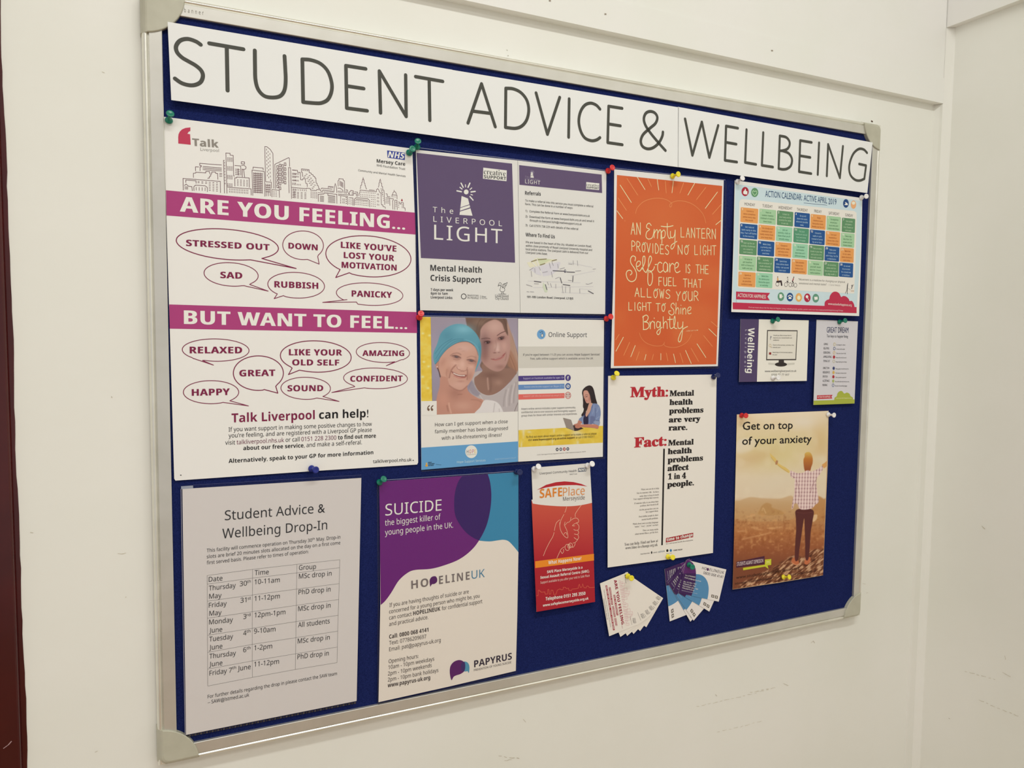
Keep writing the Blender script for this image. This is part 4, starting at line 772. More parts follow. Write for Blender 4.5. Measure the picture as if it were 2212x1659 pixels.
p.poly([(900, 290), (960, 330), (1050, 480), (1060, 700), (1000, 600), (960, 420)], HR, 20, .85); p.line([(900, 200), (990, 250), (1070, 420)], 12, (84, 64, 60), .5, 20); p.line([(800, 220), (850, 200), (900, 250)], 14, (92, 72, 68), .6, 20); p.line([(860, 820), (840, 920), (760, 1050)], 14, (76, 50, 50), .6, 16)
for l in ([(1060, 760), (1010, 900), (960, 1040), (930, 1200), (925, 1370)], [(1140, 860), (1160, 1000), (1140, 1140), (1110, 1260), (1100, 1360)]): p.line(l, 16, (82, 92, 132), .8, 18)
for l in ([(1100, 760), (1090, 900), (1060, 1030)], [(1250, 820), (1220, 930), (1180, 1000)], [(1280, 1130), (1200, 1180), (1160, 1250)], [(780, 1100), (740, 1220), (740, 1350)]): p.line(l, 18, (160, 172, 200), .7, 22)
p.poly([(990, 1120), (1110, 1130), (1100, 1260), (1050, 1370), (970, 1375), (980, 1200)], (86, 90, 130), 30, .5); p.line([(1140, 1230), (1210, 1260), (1285, 1270)], 14, (64, 70, 108), .7, 14)
p.poly([(1090, 1300), (1180, 1270), (1295, 1290), (1285, 1390), (1240, 1440), (1150, 1390)], (142, 156, 186), 12)
p.poly([(600, 1250), (690, 1290), (700, 1350), (560, 1420), (470, 1440), (430, 1400), (480, 1370), (560, 1340)], (188, 126, 106), 8)
p.poly([(420, 1410), (470, 1600), (560, 1595), (765, 1520), (700, 1480), (600, 1440)], (62, 44, 46), 8, sm=False)
p.poly([(740, 1385), (900, 1380), (1080, 1380), (1160, 1385), (1260, 1440), (1225, 1530), (1100, 1500), (940, 1490), (780, 1480), (680, 1480), (600, 1510), (520, 1500), (480, 1450), (560, 1400), (640, 1375)], (196, 128, 106), 8)
p.line([(520, 1440), (560, 1420), (620, 1410)], 8, (150, 90, 74), .7, 8); p.line([(540, 1480), (580, 1450), (640, 1440)], 8, (150, 90, 74), .7, 8); p.line([(800, 1390), (1000, 1400), (1150, 1410)], 14, (214, 150, 128), .6, 20); p.line([(780, 1475), (940, 1485), (1220, 1525)], 10, (140, 84, 70), .6, 10)
p.poly([(90, 1168), (355, 1235), (470, 1590), (200, 1490)], (150, 138, 130), 8, sm=False); p.line([(90, 1168), (355, 1235), (470, 1590)], 8, (70, 62, 62), .8, 6, False); p.line([(200, 1490), (470, 1594), (765, 1520)], 10, (64, 52, 52), .9, 6, False)
p.build('photograph', 3, True, 'cut-out photograph of a dark haired woman typing on a laptop')
D.film([(103, 94), (1921, 123), (1912, 1482), (134, 1612)])
D.begin('film_edge_glint_shade', 'sealed edge of the plastic film, glint and shadow painted in').stroke([(110, 99), (1915, 128)], .55, (150, 152, 176), 7).stroke([(140, 1605), (1908, 1478)], .5, (58, 56, 62), 7).stroke([(1913, 145), (1903, 1478)], .5, (58, 56, 62), 7).end()  # top glint and right and bottom shadow of the laminate put in as ink


# ------------------------------------------------------------------ E. drop-in timetable in a clear pocket
c3 = Crop(370, 1010, 2.765)
E_ = Sheet('drop_in_timetable', 'white timetable sheet Student Advice & Wellbeing Drop-In in a clear plastic pocket', 'notice', c3,
           [(66, 128), (1135, 62), (1107, 1394), (88, 1597)], gap=.0022, lift=.0035, color=(212, 206, 202), rough=.5)
T2 = (50, 50, 52); E_.begin('lettering')
E_.text('Student Advice &', (320, 315), (918, 268), 58, 's', T2).text('Wellbeing Drop-In', (305, 424), (931, 369), 58, 's', T2)
E_.lines([('This facility will commence operation on Thursday 30', (212, 506), (841, 443)), ('May. Drop-in', (868, 440), (1010, 424)), ('slots are brief 20 minutes slots allocated on the day on a first come', (212, 543), (1010, 458)), ('first served basis. Please refer to times of operation:', (212, 579), (820, 511)),
          ('For further details regarding the drop in please contact the SAW team', (218, 1379), (990, 1239)), ('– SAW@lstmed.ac.uk', (218, 1413), (465, 1367))], 's', 21, T2).text('th', (842, 432), (857, 430), 12, 's', T2)
def tt(t, a, b, h=29): E_.text(t, a, b, h, 's', T2)
for r in [('Date', (224, 683), (306, 674)), ('Time', (497, 643), (582, 637)), ('Group', (762, 612), (864, 605)), ('Thursday', (224, 735), (385, 717)), ('30', (409, 709), (452, 704)), ('May', (226, 784), (300, 777)), ('10-11am', (497, 698), (648, 684)), ('MSc drop in', (762, 664), (957, 645)),
          ('Friday', (224, 837), (331, 825)), ('31', (413, 808), (449, 804)), ('May', (227, 886), (300, 879)), ('11-12pm', (497, 797), (648, 781)), ('PhD drop in', (760, 759), (951, 740)), ('Monday', (226, 938), (368, 922)), ('3', (430, 905), (448, 903)), ('June', (226, 988), (304, 980)), ('12pm-1pm', (497, 896), (681, 876)),
          ('MSc drop in', (758, 858), (951, 836)), ('Tuesday', (226, 1040), (369, 1022)), ('4', (430, 1004), (449, 1001)), ('June', (226, 1090), (305, 1080)), ('9-10am', (494, 992), (622, 978)), ('All students', (757, 955), (946, 930)), ('Thursday', (227, 1142), (386, 1121)), ('6', (430, 1104), (448, 1101)), ('June', (226, 1190), (305, 1180)),
          ('1-2pm', (495, 1092), (602, 1080)), ('MSc drop in', (755, 1051), (946, 1027)), ('Friday 7', (228, 1243), (362, 1223)), ('June', (396, 1215), (474, 1203)), ('11-12pm', (495, 1190), (643, 1171)), ('PhD drop in', (753, 1145), (940, 1122))]: tt(*r)
for r in [('th', (453, 690), (475, 687)), ('st', (457, 790), (476, 787)), ('rd', (450, 889), (473, 886)), ('th', (450, 987), (473, 984)), ('th', (450, 1087), (473, 1084)), ('th', (364, 1205), (387, 1202))]: tt(*r, 17)
E_.begin('table_grid')
R = [[(214, 645), (486, 608), (751, 578), (1007, 550)], [(215, 696), (486, 660), (750, 629), (1006, 598)], [(215, 798), (485, 761), (748, 726), (1003, 693)], [(216, 900), (484, 861), (747, 823), (1000, 788)], [(216, 1002), (484, 960), (745, 920), (997, 882)],
     [(217, 1104), (484, 1056), (744, 1016), (994, 977)], [(217, 1204), (484, 1155), (743, 1112), (992, 1072)], [(218, 1305), (485, 1253), (741, 1206), (990, 1165)]]
for r in R: E_.stroke(r, .32, (110, 108, 106), 2, False, False)
for j in range(4): E_.stroke([r[j] for r in R], .32, (110, 108, 106), 2, False, False)
E_.begin('pocket_edge', 'milky binding strip of the pocket').poly([(58, 112), (130, 107), (131, 124), (60, 129)], (150, 156, 170), 1)
for i in range(60):
    u = i / 60; x = 88 + u * 1020; y = 1597 - u * 203; E_.poly([(x, y + 4), (x + 12, y + 1.5), (x + 12, y + 12), (x, y + 14.5)], (70, 66, 64) if i % 2 else (46, 44, 48), -3)
E_.end(); E_.film([(55, 108), (1139, 42), (1111, 1410), (80, 1613)])
E_.begin('pocket_edge', 'fold along the pocket edge with a painted glint').stroke([(58, 128), (70, 900), (83, 1600)], .7, (150, 148, 160), 1).stroke([(130, 104), (1136, 44)], .4, (64, 68, 110), 1).end()  # pale stroke paints the glint on the left fold of the pocket

# ------------------------------------------------------------------ F. laminated suicide prevention poster
c4 = Crop(790, 1000, 3.072)
F_ = Sheet('purple_helpline_poster', 'laminated purple and blue poster headed SUICIDE at the bottom centre of the board', 'poster', c4,
           [(72, 110), (1025, 48), (1005, 1385), (80, 1608)], gap=.0018, lift=.0028, color=(228, 219, 207), rough=.35, panels=[[(90, 124), (1013, 60), (1013, 600), (1006, 1000), (996, 1380), (540, 1487), (85, 1588), (97, 940), (95, 500)]])
U1, U2, U3 = (106, 38, 116), (60, 134, 172), (58, 34, 98)
pe = [(834, 220), (825, 320), (800, 420), (755, 510), (700, 580), (620, 640), (520, 680), (430, 703), (330, 710), (280, 728), (220, 780), (170, 860), (130, 915), (99, 943)]
F_.begin('purple_shape').poly([(90, 124), (810, 74), (826, 130)] + smooth_pts(pe, 5), U1, 1)
F_.begin('blue_shape').poly([(700, 82), (1013, 60), (1013, 592)] + smooth_pts([(1013, 592), (980, 552), (948, 520), (915, 510), (875, 514), (820, 521), (755, 516)], 5)[1:] + [(700, 400)], U2, 0.5)
F_.begin('overlap_shape').poly(smooth_pts([(640, 87), (612, 130), (592, 200), (587, 280), (595, 350), (625, 410), (670, 465), (720, 500), (755, 514)], 5) + smooth_pts([(755, 510), (800, 420), (825, 320), (834, 220), (826, 130), (810, 74)], 5), U3, 2)
F_.begin('lettering').text('SUICIDE', (130, 350), (503, 315), 76, 's', W).lines([('the biggest killer of', (128, 417), (497, 375)), ('young people in the UK.', (128, 480), (580, 429))], 's', 38, W)
F_.text('HO', (303, 837), (416, 818), 55, 'b', (122, 112, 110), sp=1.2).text('ELINE', (487, 805), (690, 773), 54, 'b', (122, 112, 110), sp=1.25).text('UK', (703, 770), (790, 757), 54, 's', (74, 128, 158))
F_.poly(smooth_pts([(428, 818), (424, 780), (438, 757), (462, 752), (474, 768), (472, 790), (455, 803), (440, 805), (430, 820)], 5, True), (86, 36, 96), 3)
F_.lines([('If you are having thoughts of suicide or are', (158, 957), (684, 865)), ('concerned for a young person who might be, you', (156, 1000), (756, 893)), ('can contact', (156, 1041), (305, 1014)), ('for confidential support', (505, 978), (774, 930)), ('and practical advice.', (156, 1083), (415, 1035)),
          ('Text: 07786209697', (156, 1208), (402, 1163)), ('Email: pat@papyrus-uk.org', (156, 1250), (498, 1187)), ('Opening hours:', (153, 1330), (350, 1293)), ('10am - 10pm weekdays', (151, 1370), (455, 1312)), ('2pm - 10pm weekends', (148, 1412), (438, 1354)), ('2pm - 10pm bank holidays', (147, 1452), (482, 1387))], 's', 26, (70, 62, 60))
F_.lines([('HOPELINEUK', (315, 1012), (495, 980)), ('Call: 0800 068 4141', (156, 1167), (416, 1119)), ('www.papyrus-uk.org', (146, 1490), (428, 1436))], 'b', 27, (56, 48, 48))
F_.begin('logo', 'purple and blue speech drop with lettering PAPYRUS').poly(smooth_pts([(685, 1393), (688, 1350), (676, 1325), (655, 1318), (638, 1330), (632, 1355), (640, 1378), (660, 1384), (676, 1382)], 5, True), (84, 148, 176), 1.5)
F_.poly(smooth_pts([(569, 1441), (558, 1395), (562, 1350), (585, 1320), (620, 1308), (648, 1318), (660, 1345), (655, 1380), (630, 1400), (600, 1410), (583, 1420)], 5, True), (92, 40, 100), 2).poly(smooth_pts([(655, 1320), (636, 1330), (632, 1355), (640, 1380), (655, 1378), (661, 1350)], 5, True), (66, 50, 104), 3)
F_.text('PAPYRUS', (720, 1357), (970, 1303), 45, 'b', (52, 44, 60)).text('PREVENTION OF YOUNG SUICIDE', (718, 1383), (966, 1329), 14, 's', (70, 62, 66))
F_.end(); F_.film([(72, 128), (1024, 48), (1022, 600), (1006, 1388), (78, 1610), (74, 700)])

F_.begin('film_edge_glint_shade', 'sealed edge of the plastic film, glint and shadow painted in').stroke([(78, 117), (1020, 52)], .55, (150, 152, 176), 7).stroke([(84, 1602), (1003, 1392)], .5, (58, 56, 62), 7).stroke([(80, 130), (84, 900), (80, 1600)], .5, (58, 56, 62), 7).end()  # shade in the film thickness and its top glint drawn as coloured strokes

# ------------------------------------------------------------------ G. narrow red leaflet
c7 = Crop(1110, 990, 4.741)
G = Sheet('red_helpline_leaflet', 'narrow red and white leaflet with line drawn clasped hands', 'leaflet', c7,
          [(180, 97), (778, 50), (800, 455), (832, 1470), (232, 1573), (195, 465)], gap=.0012, lift=.009, color=(220, 216, 208), rough=.4)
p = Picture(G, [(181, 430), (799, 430), (832, 1470), (232, 1573)], 70, 170, (170, 40, 50))
p.grad([(460, (196, 84, 66)), (620, (190, 74, 62)), (900, (176, 52, 54)), (1050, (168, 38, 48)), (1560, (164, 34, 46))])
p.build('red_panel', 1)
G.begin('white_arch').poly([(181, 424), (799, 424), (800, 456)] + smooth_pts([(800, 456), (720, 474), (640, 486), (560, 491), (480, 491), (400, 487), (320, 481), (250, 473), (194, 463)], 3)[1:], (220, 216, 208), 2)
OR = (214, 128, 48); CRM = (236, 190, 160)
G.begin('logo', 'red arch over orange lettering SAFEPlace').poly([(235, 325), (330, 272), (430, 245), (520, 236), (610, 243), (690, 262), (753, 288), (640, 274), (540, 275), (440, 281), (330, 299)], (176, 40, 50), 1)
G.text('SAFE', (265, 408), (495, 388), 92, 'b', OR).text('Place', (503, 388), (726, 371), 86, 's', (214, 140, 80)).text('Merseyside', (503, 438), (726, 421), 42, 's', (110, 100, 98))
G.begin('lettering').text('Liverpool Community Health', (267, 167), (643, 138), 23, 's', (60, 60, 66)).text('NHS Trust', (573, 171), (648, 165), 13, 's', (80, 80, 86))
G.begin('logo', 'small dark health service box').poly([(660, 101), (743, 95), (741, 133), (658, 140)], (60, 70, 96), 1).text('NHS', (664, 133), (736, 128), 27, 'k', W, 3, shear=.2)
G.begin('hands_drawing')
for l in ([(541, 495), (527, 545), (519, 552)], [(514, 572), (480, 640), (470, 690)], [(470, 655), (472, 710), (490, 760), (520, 800), (548, 815), (553, 795), (545, 745), (525, 700), (517, 680), (525, 650)], [(512, 780), (522, 763), (540, 765), (540, 785)], [(525, 685), (545, 660), (575, 645), (585, 602)],
          [(472, 628), (440, 655), (425, 690), (415, 742)], [(412, 758), (400, 800), (365, 860), (330, 930), (302, 1000)], [(690, 480), (650, 535), (630, 570), (630, 602)], [(583, 636), (610, 618), (640, 612), (662, 630), (660, 655), (640, 662), (615, 675), (600, 690), (625, 692)],
          [(640, 662), (665, 690), (662, 730), (635, 738), (612, 728)], [(655, 740), (664, 762), (650, 780), (618, 775)], [(655, 782), (664, 810), (648, 832), (615, 810)], [(655, 832), (630, 860), (605, 868)], [(630, 868), (620, 895), (605, 912), (590, 900)],
          [(440, 1025), (460, 980), (485, 930), (520, 905)], [(480, 950), (495, 975), (510, 950), (505, 930)]): G.stroke(sm(l, 5), .62, CRM, 2, False, False)
for e in ((548, 912, 24, 32), (580, 892, 20, 24), (565, 900, 14, 22)): G.ring(*e, .62, CRM, 2)
G.begin('orange_band').poly([(218, 1055), (820, 978), (821, 1046), (219, 1124)], (226, 134, 40), 2).text('What Happens Now?', (353, 1087), (692, 1041), 36, 'b', W, 4)
G.begin('lettering').lines([('SAFE Place Merseyside is a', (340, 1177), (702, 1129)), ('Sexual Assault Referral Centre (SARC).', (272, 1235), (775, 1166))], 'b', 27, W)
G.text('Support available to you after your visit to Safe Place', (272, 1285), (776, 1211), 24, 's', (236, 200, 190)).text('Telephone 0151 295 3550', (325, 1457), (733, 1398), 34, 'b', W).text('www.safeplacemerseyside.org.uk', (297, 1520), (765, 1446), 26, 'b', W)
G.begin('skyline_drawing').stroke([(232, 1408), (248, 1405), (250, 1352), (262, 1350), (264, 1362), (275, 1360), (277, 1372), (318, 1368), (322, 1392), (345, 1390), (347, 1345), (358, 1343), (362, 1392), (378, 1390), (382, 1350), (400, 1352), (408, 1395), (432, 1392), (445, 1350), (470, 1338), (492, 1348), (505, 1340), (505, 1322), (525, 1320), (540, 1335), (560, 1330), (562, 1350), (590, 1355), (595, 1340), (640, 1335), (660, 1330), (662, 1305), (672, 1290), (680, 1322), (697, 1318), (705, 1285), (718, 1325), (740, 1328), (745, 1310), (760, 1308), (775, 1325), (828, 1320)], .5, (216, 110, 80), 2, False, False)
G.end()

# ------------------------------------------------------------------ H. orange lettered poster, laminated
c8 = Crop(1300, 350, 3.607)
H_ = Sheet('orange_quote_poster', 'laminated orange poster of hand-lettered words with short radiating lines', 'poster', c8,
           [(85, 45), (965, 140), (912, 1612), (68, 1608)], gap=.0016, lift=.003, color=(228, 225, 220), rough=.35, panels=[[(97, 56), (950, 142), (935, 800), (904, 1591), (70, 1606), (92, 800)]])
OG = (208, 96, 50); Y1 = (250, 226, 176); Y2 = (240, 160, 98)
p = Picture(H_, [(118, 101), (938, 186), (892, 1576), (94, 1590)], 90, 150, OG)
n_ = p.noise(150, 1, 21); p._blend(np.clip(n_ * .35, 0, .4), (216, 118, 64)); p._blend(np.clip(-n_ * .3, 0, .35), (202, 88, 44)); p.blob(450, 420, 380, 260, (212, 114, 62), .5)
p.build('orange_panel', 1)
H_.begin('radiating_lines')
for i, (a, b) in enumerate([((143, 180), (230, 315)), ((196, 128), (280, 258)), ((276, 118), (336, 214)), ((358, 130), (387, 192)), ((432, 136), (443, 218)), ((495, 150), (502, 242)), ((557, 150), (547, 240)), ((638, 162), (608, 243)), ((723, 166), (671, 257)), ((810, 198), (737, 293)), ((901, 234), (806, 361)), ((935, 325), (862, 407)), ((940, 446), (888, 488)),
                            ((118, 380), (163, 441)), ((126, 280), (192, 376)),
                            ((905, 1288), (852, 1243)), ((893, 1357), (834, 1300)), ((862, 1437), (793, 1352)), ((811, 1523), (742, 1417)), ((754, 1553), (695, 1450)), ((697, 1570), (652, 1468)), ((633, 1563), (609, 1488)), ((574, 1563), (559, 1496)), ((515, 1548), (502, 1488)), ((460, 1542), (460, 1492)), ((390, 1543), (403, 1498)), ((334, 1542), (344, 1500)), ((268, 1545), (292, 1478)), ((226, 1517), (260, 1430)), ((171, 1506), (217, 1404)), ((110, 1474), (168, 1365)), ((108, 1385), (135, 1343))]):
    br = i in (0, 2, 4, 6, 8, 10, 12, 13, 16, 18, 20, 22, 24, 26, 28, 30); H_.stroke([a, b], 1.0 if br else .8, Y1 if br else Y2, 3)
H_.disc(180, 458, 3, 3, Y2, 3)
H_.begin('curl_drawing').stroke(sm([(263, 404), (275, 360), (320, 312), (380, 288), (440, 282), (500, 292), (540, 318), (545, 335), (538, 350), (528, 345), (532, 328), (560, 310), (610, 302), (680, 316), (740, 352), (790, 410), (812, 478)]), .6, Y2, 3, False, False)
H_.begin('curl_drawing').stroke(sm([(292, 1330), (310, 1375), (350, 1412), (410, 1432), (460, 1432), (482, 1418), (490, 1402), (485, 1420), (500, 1436), (560, 1445), (620, 1430), (670, 1395), (700, 1340)]), .5, Y2, 3, False, False)
# hand lettering: each capital is a few strokes in a unit box (x right, y up)
HC = {'A': [[(0, 0), (.5, 1), (1, 0)], [(.2, .38), (.85, .38)]], 'N': [[(0, 0), (0, 1), (.95, 0), (.95, 1.03)]], 'L': [[(0, 1), (0, 0), (.9, .02)]], 'T': [[(-.05, .98), (1.05, 1)], [(.5, 1), (.5, 0)]], 'E': [[(.9, 1), (0, .98), (0, 0), (.95, .02)], [(0, .52), (.75, .54)]],
      'R': [[(0, 0), (0, 1), (.7, .98), (.9, .78), (.65, .55), (0, .5)], [(.35, .5), (1, 0)]], 'P': [[(0, 0), (0, 1), (.7, .98), (.92, .76), (.65, .52), (0, .48)]], 'V': [[(0, 1), (.5, 0), (1, 1)]], 'I': [[(.5, 0), (.5, 1)]], 'D': [[(0, 0), (0, 1), (.6, .9), (.95, .5), (.6, .06), (0, 0)]],
      'S': [[(.95, .88), (.6, 1), (.15, .88), (.1, .66), (.5, .5), (.9, .34), (.85, .1), (.45, 0), (.0, .1)]], 'O': [[(.7, .96), (.3, .9), (.05, .5), (.25, .06), (.65, .04), (.92, .45), (.8, .88), (.5, 1), (.3, .86), (.5, .8), (1.1, 1.05)]], 'G': [[(.95, .85), (.6, 1), (.15, .8), (.05, .35), (.3, .02), (.75, .05), (.95, .4), (.55, .42)]],
      'H': [[(0, 0), (0, 1)], [(1, 0), (1, 1)], [(0, .5), (1, .5)]], 'F': [[(.9, 1), (0, 1), (0, 0)], [(0, .52), (.75, .54)]], 'U': [[(0, 1), (.02, .3), (.25, 0), (.7, .02), (.95, .35), (.95, 1), (.95, 0)]], 'W': [[(0, 1), (.25, 0), (.5, .8), (.75, 0), (1, 1)]], 'Y': [[(0, 1), (.5, .5)], [(1, 1), (.5, .5), (.35, 0)]]}
CURVY = set('SOGDPRU')
def hand(word, A, B, h, wd=1.15):
    n = len(word); adv = [(.55 if ch == 'I' else 1.) for ch in word]; tot = sum(adv) + .45 * (n - 1); x = 0
    for ch, a in zip(word, adv):
        for st in HC[ch]:
            q = [(A[0] + (x + u * a) / tot * (B[0] - A[0]) + 0 * v, A[1] + (x + u * a) / tot * (B[1] - A[1]) - v * h) for u, v in st]
            H_.stroke(sm(q, 4) if ch in CURVY else q, wd, Y1, 3)
        x += a + .45
for wds in ([('AN', (228, 563), (302, 566), 90), ('LANTERN', (617, 585), (887, 600), 75)], [('PROVIDES', (234, 690), (522, 722), 72), ('NO', (594, 718), (676, 720), 70), ('LIGHT', (724, 722), (888, 724), 72)], [('IS', (652, 862), (688, 866), 66), ('THE', (734, 866), (832, 872), 66)],
            [('FUEL', (444, 962), (582, 966), 64), ('THAT', (636, 974), (780, 980), 64)], [('ALLOWS', (258, 1048), (532, 1064), 68), ('YOUR', (580, 1080), (752, 1080), 70)], [('LIGHT', (210, 1155), (384, 1158), 62), ('TO', (424, 1162), (494, 1164), 60)]):
    for q in wds: H_.begin('hand_lettering'); hand(*q)
H_.begin('hand_lettering')      # Empty
for l in ([(385, 495), (370, 477), (352, 488), (350, 512), (372, 525), (350, 545), (344, 580), (362, 600), (390, 592), (403, 560), (408, 525), (407, 590)], [(407, 560), (425, 528), (435, 540), (433, 595)], [(434, 560), (452, 528), (462, 545), (460, 600)], [(463, 540), (468, 600), (467, 635)], [(466, 548), (482, 530), (494, 548), (488, 585), (468, 592)],
          [(510, 478), (512, 560), (525, 595), (540, 585)], [(462, 500), (510, 505), (555, 496)], [(535, 540), (536, 580), (552, 590), (566, 570), (572, 530)], [(572, 530), (570, 600), (566, 650), (548, 678), (538, 668), (545, 645), (585, 618)]): H_.stroke(sm(l, 4), 1.25, Y1, 3)
H_.begin('hand_lettering')      # Self-care
for l in ([(258, 770), (262, 742), (240, 732), (224, 755), (228, 790), (255, 830), (270, 870), (262, 915), (232, 932), (203, 915), (190, 875), (200, 848), (225, 845), (235, 865), (222, 880)], [(270, 812), (285, 812), (300, 795), (298, 775), (280, 775), (268, 800), (275, 835), (295, 850), (315, 820)], [(315, 835), (335, 780), (335, 738), (322, 738), (318, 780), (325, 840), (345, 862)],
          [(345, 862), (372, 800), (388, 755), (378, 732), (366, 755), (362, 820), (358, 930), (372, 962), (390, 940), (395, 880), (380, 850), (366, 848)], [(372, 860), (400, 840), (410, 815)], [(415, 800), (428, 797)],
          [(468, 790), (452, 780), (436, 800), (438, 845), (455, 860), (475, 845)], [(510, 795), (495, 780), (480, 800), (480, 840), (495, 858), (510, 840), (512, 795), (515, 855)], [(528, 790), (530, 858), (532, 815), (548, 790), (562, 800)], [(568, 828), (590, 818), (598, 795), (585, 782), (570, 800), (570, 840), (585, 862), (610, 850)]): H_.stroke(sm(l, 4), 1.3, Y1, 3)
H_.begin('hand_lettering')      # Shine
for l in ([(566, 1115), (558, 1100), (542, 1108), (540, 1130), (558, 1150), (562, 1178), (545, 1192), (525, 1180), (522, 1162), (538, 1160)], [(578, 1098), (576, 1182)], [(577, 1158), (590, 1135), (600, 1150), (600, 1185)], [(615, 1138), (615, 1182)], [(616, 1115), (617, 1118)], [(630, 1138), (630, 1186)], [(631, 1155), (645, 1138), (654, 1152), (654, 1186)], [(668, 1162), (690, 1152), (694, 1132), (678, 1132), (668, 1155), (676, 1182), (696, 1178)]): H_.stroke(sm(l, 4), 1.15, Y1, 3)
H_.begin('hand_lettering')      # Brightly
for l in ([(322, 1200), (325, 1302)], [(318, 1210), (345, 1192), (362, 1210), (350, 1238), (330, 1245), (358, 1252), (368, 1280), (350, 1302), (322, 1305)], [(375, 1245), (378, 1300), (380, 1262), (395, 1240), (405, 1250)], [(410, 1245), (412, 1298)], [(408, 1215), (409, 1219)], [(450, 1250), (435, 1242), (426, 1262), (432, 1290), (450, 1282), (456, 1245), (455, 1320), (440, 1345), (428, 1330), (440, 1310), (470, 1288)],
          [(478, 1205), (480, 1295), (482, 1262), (498, 1242), (508, 1258), (510, 1298)], [(530, 1205), (530, 1280), (542, 1298), (556, 1288)], [(512, 1228), (552, 1225)], [(560, 1290), (572, 1240), (568, 1200), (560, 1240), (566, 1290), (585, 1298)], [(592, 1248), (594, 1290), (612, 1296), (628, 1278), (632, 1245)], [(632, 1245), (628, 1320), (618, 1385), (604, 1402), (596, 1385), (610, 1340), (635, 1300), (668, 1282)]): H_.stroke(sm(l, 4), 1.25, Y1, 3)
H_.begin('lettering').text('-obiaruw', (652, 1322), (750, 1314), 11, 's', Y1, sp=1.5)
H_.end(); H_.film([(86, 40), (962, 136), (972, 200), (914, 1608), (66, 1612), (72, 700)])
H_.begin('film_edge_glint_shade', 'sealed edge of the plastic film, glint and shadow painted in').stroke([(90, 46), (962, 140)], .55, (150, 152, 176), 7).stroke([(968, 150), (964, 700), (912, 1606)], .5, (58, 56, 62), 7).stroke([(70, 1609), (910, 1604)], .5, (58, 56, 62), 7).end()  # glint above, shade at right and below, both painted as thin lines


# ------------------------------------------------------------------ I. myth and fact poster
c9 = Crop(1300, 800, 3.770)
I_ = Sheet('myth_fact_poster', 'cream white poster with heavy serif words Myth and Fact in red', 'poster', c9,
           [(52, 45), (500, 40), (935, 34), (925, 700), (905, 1487), (480, 1548), (48, 1606), (46, 800)], gap=.0010, lift=.004, color=(228, 222, 212), rough=.5)
RD = (178, 44, 54); K_ = (38, 34, 34)
I_.begin('heading').text('Myth:', (233, 218), (538, 212), 84, 'SE', RD); I_.begin('heading').text('Fact:', (265, 628), (526, 612), 82, 'SE', RD)
I_.begin('statement').lines([('Mental', (552, 210), (750, 205)), ('health', (552, 282), (740, 277)), ('problems', (549, 352), (826, 342)), ('are very', (546, 424), (802, 414)), ('rare.', (544, 490), (696, 484))], 'SE', 47, K_)
I_.begin('statement').lines([('Mental', (540, 613), (747, 603)), ('health', (538, 683), (733, 672)), ('problems', (537, 752), (823, 733)), ('affect', (536, 820), (708, 809)), ('1 in 4', (540, 888), (685, 879)), ('people.', (533, 952), (750, 935))], 'SE', 47, K_)
I_.begin('black_rule').poly([(500, 638), (514, 638), (497, 1423), (484, 1425)], K_, 1)
L_ = [('What you can do to help:', 320, 467, 977, 966), ('Stay in someone’s life – be there,', 285, 466, 1006, 994), ('make time to keep in touch.', 308, 466, 1031, 1018), ('Your support will help their recovery.', 258, 465, 1056, 1040), ('If someone talks to you about their', 265, 462, 1090, 1074), ('problem, don’t brush it off.', 312, 462, 1110, 1096),
      ('Ask the person how you can', 303, 460, 1143, 1128), ('best support them.', 358, 460, 1160, 1150), ('Don’t define people by their', 302, 460, 1198, 1184), ('mental health problems.', 325, 460, 1222, 1208), ('Think about your everyday language:', 252, 461, 1258, 1242), ('“nutter”, “crazy”, “psycho” can hurt.', 266, 461, 1280, 1264), ('There are many myths', 333, 460, 1310, 1300), ('about mental illness, get the facts.', 271, 460, 1340, 1322)]
I_.begin('small_print')
for t, x0, x1, y0, y1 in L_: I_.text(t.replace('’', "'").replace('“', '"').replace('”', '"'), (x0, y0), (x1, y1), 13, 'se', (92, 84, 78))
I_.begin('lettering').lines([('You can help. Find out how at', (185, 1430), (457, 1398)), ('www.time-to-change.org.uk', (192, 1459), (455, 1430))], 'se', 23, (60, 54, 52))
I_.begin('logo', 'red label with lettering time to change').poly([(523, 1366), (745, 1322), (744, 1358), (521, 1403)], (162, 40, 46), 1).text('time to change', (529, 1393), (740, 1350), 25, 'k', W).text("let's end mental health discrimination", (523, 1418), (743, 1386), 10, 'se', (90, 82, 78))
I_.begin('logo_row').text('Mental Health Media', (315, 1501), (390, 1492), 9, 'se', K_).text('mind', (418, 1490), (447, 1486), 11, 's', K_).text('rethink', (457, 1487), (513, 1478), 15, 's', (96, 120, 140)).disc(406, 1484, 5, 11, K_, 2).disc(534, 1468, 9, 11, K_, 2).disc(562, 1467, 9, 11, (50, 120, 170), 2).text('COMIC RELIEF', (582, 1471), (656, 1463), 9, 'k', K_).text('LOTTERY FUNDED', (524, 1495), (570, 1490), 5, 's', K_).end()

